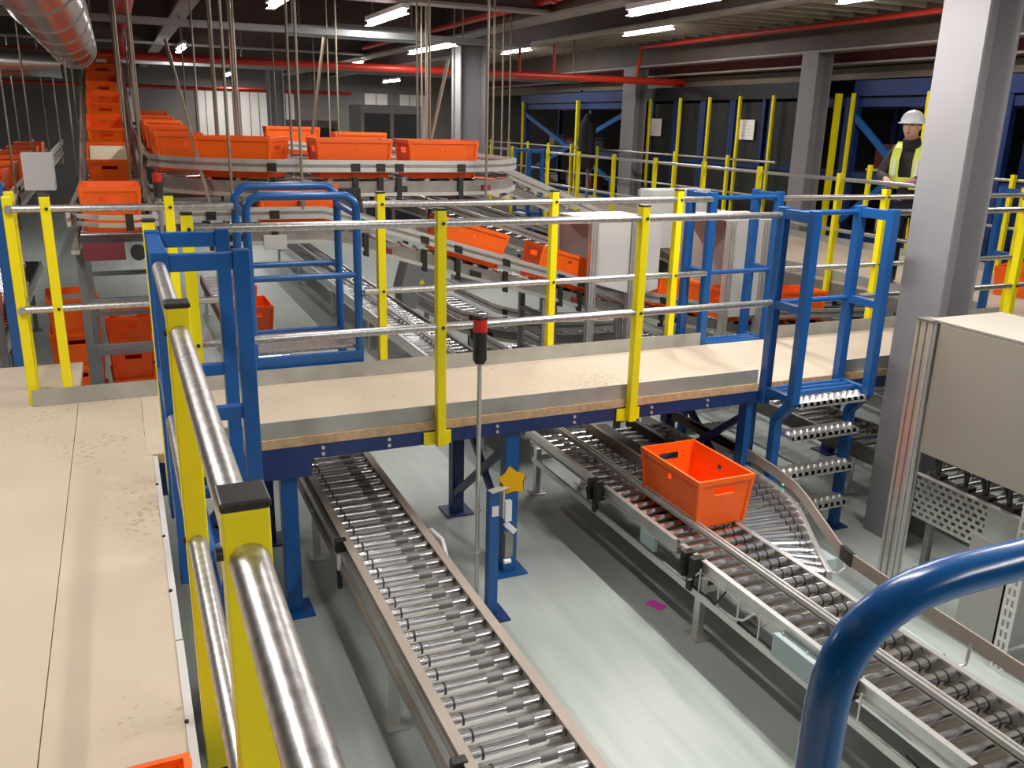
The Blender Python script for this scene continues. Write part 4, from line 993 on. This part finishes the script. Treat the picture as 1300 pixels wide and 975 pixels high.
for lab, p, q in (('grey trunking across the ceiling behind the red sprinkler main', (-5, 18, 3.55), (9.5, 18, 3.55)), ('grey trunking across the ceiling at the top left', (-5, 8.2, 3.95), (4.3, 8.2, 3.95)), ('grey trunking crossing above the bright orange hanging tote', (-1, 10.9, 3.62), (5, 10.9, 3.62))):
    t = thing('cable_trunking', lab, 'trunking', p)
    part('tray', M['ladg'], t, lambda m: m.bar(p, q, .14, .07))
    for f in (.15, .5, .85):
        c = V(p).lerp(V(q), f); part('hanger', M['strut'], t, lambda m: m.tube([(c.x, c.y, c.z+.036), (c.x, c.y, ZC)], .01, 6))

# ------------------------------------------------------------------ person in a white helmet on the far walkway
PO = V((7.74, 6.98, DECK))
fdir = V((-.93, -.37, 0)).normalized(); ldir = V((0, 0, 1)).cross(fdir)   # forward, person's left
def W_(f, l, z): return PO+fdir*f+ldir*l+V((0, 0, z))
def skin(name, mt, chains, parent, sub=2):
    """skin-modifier body: chains are lists of (point, radius); a later chain starts on an existing point"""
    vs, rs, es = [], [], []
    def idx(p):
        for i, q in enumerate(vs):
            if (q-p).length < 1e-5: return i
        return None
    for ch in chains:
        prev = None
        for p, r in ch:
            i = idx(p)
            if i is None: vs.append(p); rs.append(r); i = len(vs)-1
            if prev is not None: es.append((prev, i))
            prev = i
    me = bpy.data.meshes.new(name); o0 = ORG[parent.name]
    me.from_pydata([tuple(v-o0) for v in vs], es, []); me.update()
    o = bpy.data.objects.new(name, me); COL.objects.link(o); o.parent = parent; ORG[o.name] = o0
    md = o.modifiers.new('skin', 'SKIN'); md.use_smooth_shade = True
    for i, d in enumerate(me.skin_vertices[0].data):
        r = rs[i]; d.radius = r if isinstance(r, tuple) else (r, r); d.use_root = (i == 0)
    s_ = o.modifiers.new('sub', 'SUBSURF'); s_.levels = sub; s_.render_levels = sub
    me.materials.append(mt); return o
pe = thing('person', 'person in a white helmet and yellow-white vest leaning on the far walkway rail', 'person', PO)
hip = W_(-.10, 0, .93); wst = W_(-.04, 0, 1.08); chest = W_(.06, 0, 1.30); neck = W_(.13, 0, 1.48); nk2 = W_(.17, 0, 1.55); hd = W_(.20, 0, 1.62); hdt = W_(.20, 0, 1.74)
shL, shR = W_(.09, .18, 1.42), W_(.09, -.18, 1.42)
elL, elR = W_(.16, .27, 1.17), W_(.16, -.27, 1.17)
haL, haR = W_(.38, .12, 1.13), W_(.38, -.12, 1.13)
wrL, wrR = elL.lerp(haL, .86), elR.lerp(haR, .86)
knL, knR = W_(-.03, .11, .50), W_(-.05, -.11, .50)
anL, anR = W_(-.09, .12, .09), W_(-.12, -.12, .09)
fing = []
def hand(wr, ha, s):
    d = (ha-wr).normalized(); sd = V((0, 0, 1)).cross(d)*s
    palm = ha+d*.045
    out = [[(wr, .024), (ha, (.032, .022)), (palm, (.036, .018))]]
    for k, (o_, L_) in enumerate(((-.030, .055), (-.010, .066), (.010, .062), (.030, .048))):
        k0 = palm+sd*o_+d*.015
        out.append([(palm, (.036, .018)), (k0, .0095), (k0+d*L_*.55+V((0, 0, -.012)), .0088), (k0+d*L_*.75+V((0, 0, -.045)), .0078)])
    out.append([(ha, (.032, .022)), (ha-sd*.042+d*.02, .0105), (ha-sd*.055+d*.05+V((0, 0, -.02)), .0088)])
    return out
body = [[(hip, (.12, .09)), (wst, (.10, .08)), (chest, (.10, .08)), (neck, .058), (nk2, .055), (hd, (.072, .080)), (hdt, (.070, .078))],
        [(chest, (.10, .08)), (shL, .062), (elL, .045), (wrL, .03), (haL, (.032, .022))], [(chest, (.10, .08)), (shR, .062), (elR, .045), (wrR, .03), (haR, (.032, .022))],
        [(hip, (.12, .09)), (W_(-.09, .10, .85), .085), (knL, .056), (anL, .04), (W_(.07, .13, .04), .035)], [(hip, (.12, .09)), (W_(-.09, -.10, .85), .085), (knR, .056), (anR, .04), (W_(.05, -.13, .04), .035)]]
for wr, ha, s in ((wrL, haL, 1), (wrR, haR, -1)):
    body += hand(wr, ha, s)[1:]; body.append([(ha, (.032, .022)), (ha+(ha-wr).normalized()*.045, (.036, .018))])
skin('body', M['skin'], body, pe)
jk = skin('jacket', M['jacket'], [[(W_(-.09, 0, .86), (.175, .14)), (wst, (.165, .13)), (chest, (.185, .14)), (W_(.11, 0, 1.45), (.125, .11)), (nk2-V((0, 0, .03)), .068)],
     [(chest, (.185, .14)), (shL, .082), (elL, .064), (wrL, .045)], [(chest, (.185, .14)), (shR, .082), (elR, .064), (wrR, .045)]], pe)
skin('trousers', M['trouser'], [[(W_(-.095, 0, .92), (.16, .13)), (W_(-.09, .10, .82), .105), (knL, .078), (anL+V((0, 0, .03)), .066)], [(W_(-.095, 0, .92), (.16, .13)), (W_(-.09, -.10, .82), .105), (knR, .078), (anR+V((0, 0, .03)), .066)]], pe)
for a, tip in ((anL, W_(.10, .13, .05)), (anR, W_(.08, -.13, .05))):
    part('boot', M['black'], pe, lambda m: (m.tube([a+V((0, 0, .10)), a, V((a.x, a.y, .045+DECK))], [.058, .056, .05], 14), m.tube([V((a.x, a.y, DECK+.045))-fdir*.05, V((a.x, a.y, DECK+.045)), tip, tip+fdir*.05], [.04, .048, .046, .02], 14)))
def strap(m, l, w=.045):
    pts = [W_(.205, l*.85, 1.05), W_(.235, l, 1.20), W_(.24, l, 1.33), W_(.20, l, 1.44), W_(.10, l*1.02, 1.505), W_(.0, l, 1.45), W_(-.09, l, 1.30), W_(-.14, l*.9, 1.1)]
    for i in range(len(pts)-1): m.bar(pts[i], pts[i+1], w*2, .012, fdir)
    for q in pts: m.obox(q, ldir, fdir, (0, 0, 1), w, .007, .012)
part('vest_strap', M['hiviz'], pe, lambda m: strap(m, .115))
part('vest_strap', M['hiviz'], pe, lambda m: strap(m, -.115))
def belt_(m):
    n = 20
    for k in range(n):
        a0, a1 = 2*math.pi*k/n, 2*math.pi*(k+1)/n
        m.bar(W_(.03+.205*math.cos(a0), .225*math.sin(a0), 1.12), W_(.03+.205*math.cos(a1), .225*math.sin(a1), 1.12), .012, .075)
part('vest_belt', M['hiviz'], pe, belt_)
part('reflective_strip', M['reflect'], pe, lambda m: [m.bar(W_(.247, s*.115, 1.17), W_(.25, s*.115, 1.34), .035, .008, fdir) for s in (-1, 1)])
# face
HC = W_(.215, 0, 1.665)
def ell(m, c, rx, ry, rz, n=18, k=12, z0=-1.):
    rings = []
    for j in range(k+1):
        s = z0+(1-z0)*j/k; rr = math.sqrt(max(0, 1-s*s)); rings.append([c+fdir*(rx*rr*math.cos(2*math.pi*i/n))+ldir*(ry*rr*math.sin(2*math.pi*i/n))+V((0, 0, rz*s)) for i in range(n)])
    vs = [p for r_ in rings for p in r_]; m.add(vs, [(j*n+i, j*n+(i+1) % n, (j+1)*n+(i+1) % n, (j+1)*n+i) for j in range(k) for i in range(n)], True)
fc = part('face', M['skin'], pe, lambda m: (ell(m, HC, .098, .078, .125), m.tube([HC+fdir*.092+V((0, 0, .02)), HC+fdir*.112+V((0, 0, -.022)), HC+fdir*.093+V((0, 0, -.032))], [.008, .015, .010], 10), ell(m, HC+ldir*.08+V((0, 0, -.005)), .02, .012, .032, 10, 6), ell(m, HC-ldir*.08+V((0, 0, -.005)), .02, .012, .032, 10, 6)))
part('eye', M['black'], fc, lambda m: ell(m, HC+fdir*.088+ldir*.03+V((0, 0, .018)), .008, .012, .007, 10, 6))
part('eye', M['black'], fc, lambda m: ell(m, HC+fdir*.088-ldir*.03+V((0, 0, .018)), .008, .012, .007, 10, 6))
part('mouth', M['maroon'], fc, lambda m: ell(m, HC+fdir*.085+V((0, 0, -.06)), .008, .024, .006, 10, 6))
part('collar', M['trouser'], pe, lambda m: m.tube([W_(.14, 0, 1.47), W_(.175, 0, 1.555)], [.095, .082], 16))
hm = part('helmet', M['helmet'], pe, lambda m: (ell(m, HC+V((0, 0, .045)), .135, .115, .125, 22, 10, 0.), m.tube([HC+V((0, 0, .046)), HC+V((0, 0, .034))], [.135, .138], 22)))
part('peak', M['helmet'], hm, lambda m: m.prism([(.10, -.09), (.17, -.055), (.185, 0), (.17, .055), (.10, .09)], HC+V((0, 0, .033)), HC+V((0, 0, .043)), fdir, ldir))

gb = thing('gearbox_cabinet', 'dull green-grey gearbox cabinet on the floor beneath the downhill conveyor', 'gearbox', (3.4, 10.6, 0))
part('housing', M['ladg'], gb, lambda m: m.prism([(-.22, .35), (.22, .35), (.26, .55), (.20, .95), (-.16, .95), (-.26, .6)], (3.40, 10.5, 0), (3.40, 10.85, 0), (1, 0, 0), (0, 0, 1)), .01)
part('hazard_mark', M['yellow'], gb, lambda m: m.prism([(-.04, .66), (.04, .66), (0, .73)], (3.42, 10.497, 0), (3.42, 10.499, 0), (1, 0, 0), (0, 0, 1)))
for x in (3.26, 3.54): part('leg', M['ladg'], gb, lambda m: (m.post(x, 10.68, .01, .35, .05), m.box(x-.06, 10.62, 0, x+.06, 10.74, .012)))

tote('orange tote standing on the far walkway, right of the thick grey column', (8.62, 6.15, DECK+.001), R(20))

# ------------------------------------------------------------------ lights (batten fixtures with the lamps they carry)
def batten(label, x, y0, y1, z, power, group='ceiling battens', axis='y'):
    t = thing('batten_light', label, 'ceiling light', (x, (y0+y1)/2, z), 0, group)
    part('housing', M['white'], t, lambda m: m.box(x-.045, y0, z+.02, x+.045, y1, z+.07), .004)
    part('tube', M['tube'], t, lambda m: m.tube([(x, y0+.02, z), (x, y1-.02, z)], .016, 10))
    part('hanger', M['dulls'], t, lambda m: (m.tube([(x, y0+.2, z+.07), (x, y0+.2, ZC)], .006, 6), m.tube([(x, y1-.2, z+.07), (x, y1-.2, ZC)], .006, 6)))
    if power:
        la = bpy.data.lights.new('batten_lamp', 'AREA'); la.shape = 'RECTANGLE'; la.size = .08; la.size_y = y1-y0
        la.energy = power; la.color = (1., .96, .92)
        lo = bpy.data.objects.new('batten_lamp', la); COL.objects.link(lo); lo.location = (x, (y0+y1)/2, z-.03)
        lo.visible_camera = True
    return t
BL = [(4.66, 6.1, 7.85, 3.70, 150, 'long bright batten light at the top edge beside the first steel beam'),
      (4.66, 12.7, 14.9, 3.74, 130, 'bright batten light in front of the dark column above the largest upper tote'),
      (4.66, 18, 19.8, 3.74, 110, 'small distant batten light left of the dark column, above the red sprinkler main'),
      (2.9, 9.4, 10.9, 3.75, 90, 'batten light under the ceiling above the middle of the upper curved conveyor'),
      (1.6, 8.4, 9.9, 3.75, 60, 'batten light at the top edge above the hanging rods'),
      (-2.0, 5.6, 7.1, 3.75, 80, 'batten light over the far left totes, beside the big duct'),
      (1.2, 16.2, 17.7, 3.75, 110, 'distant batten light right of the silver duct end'),
      (-1.9, 10.5, 12, 3.75, 40, 'dim batten light behind the big silver duct'),
      (8.3, 7.5, 9.0, 4.18, 110, 'batten light on the ribbed ceiling beside the thick column top'),
      (8.3, 12.6, 14.1, 4.18, 110, 'batten light on the ribbed ceiling above the middle grey column'),
      (8.3, 18, 19.5, 4.18, 140, 'farther batten light on the ribbed ceiling over the far walkway end'),
      (2.9, 24.4, 25.9, 3.7, 150, 'batten light lighting the pale back wall panels'),
      (7.2, 24, 25.5, 3.7, 150, 'batten light at the back left of the far braced rack'),
      (-1.9, 18, 19.5, 3.75, 60, 'distant batten light over the end of the far left row'),
      (3.65, 3.6, 5.3, 3.7, 150, 'batten light hung above the orange tote on the main conveyor'),
      (3.65, 1.0, 2.7, 3.7, 150, 'batten light hung above the right machine cabinet'),
      (3.65, -2.4, -.7, 3.7, 150, 'batten light hung behind the viewpoint over the main conveyor'),
      (1.45, 4.2, 5.7, 3.75, 45, 'dim fill batten added above the catwalk'),  # unseen lamp, added as fill to lift the shadow under the main conveyor
      (1.45, .9, 2.4, 3.75, 45, 'dim fill batten added above the left roller conveyor'),  # second lamp of the added fill row, out of view
      (-.9, 2.6, 4.1, 3.75, 100, 'batten light hung above the wide walkway'),
      (-.9, -2.6, -1.1, 3.75, 135, 'batten light hung above the walkway behind the viewpoint'),
      (8.3, 3.2, 4.7, 4.18, 110, 'batten light over the near end of the far walkway')]
for x, y0, y1, z, pw, lab in BL:
    batten(lab, x, y0, y1, z, pw)
w = bpy.data.worlds.new('world'); SC.world = w; w.use_nodes = True
w.node_tree.nodes['Background'].inputs['Color'].default_value = (.9, .93, 1, 1)
w.node_tree.nodes['Background'].inputs['Strength'].default_value = .05
SC.view_settings.view_transform = 'Standard'; SC.view_settings.look = 'None'
SC.view_settings.gamma = 1; SC.view_settings.use_curve_mapping = False
SC.view_settings.exposure = -.9
SC.cycles.use_denoising = True
SC.cycles.max_bounces = 8
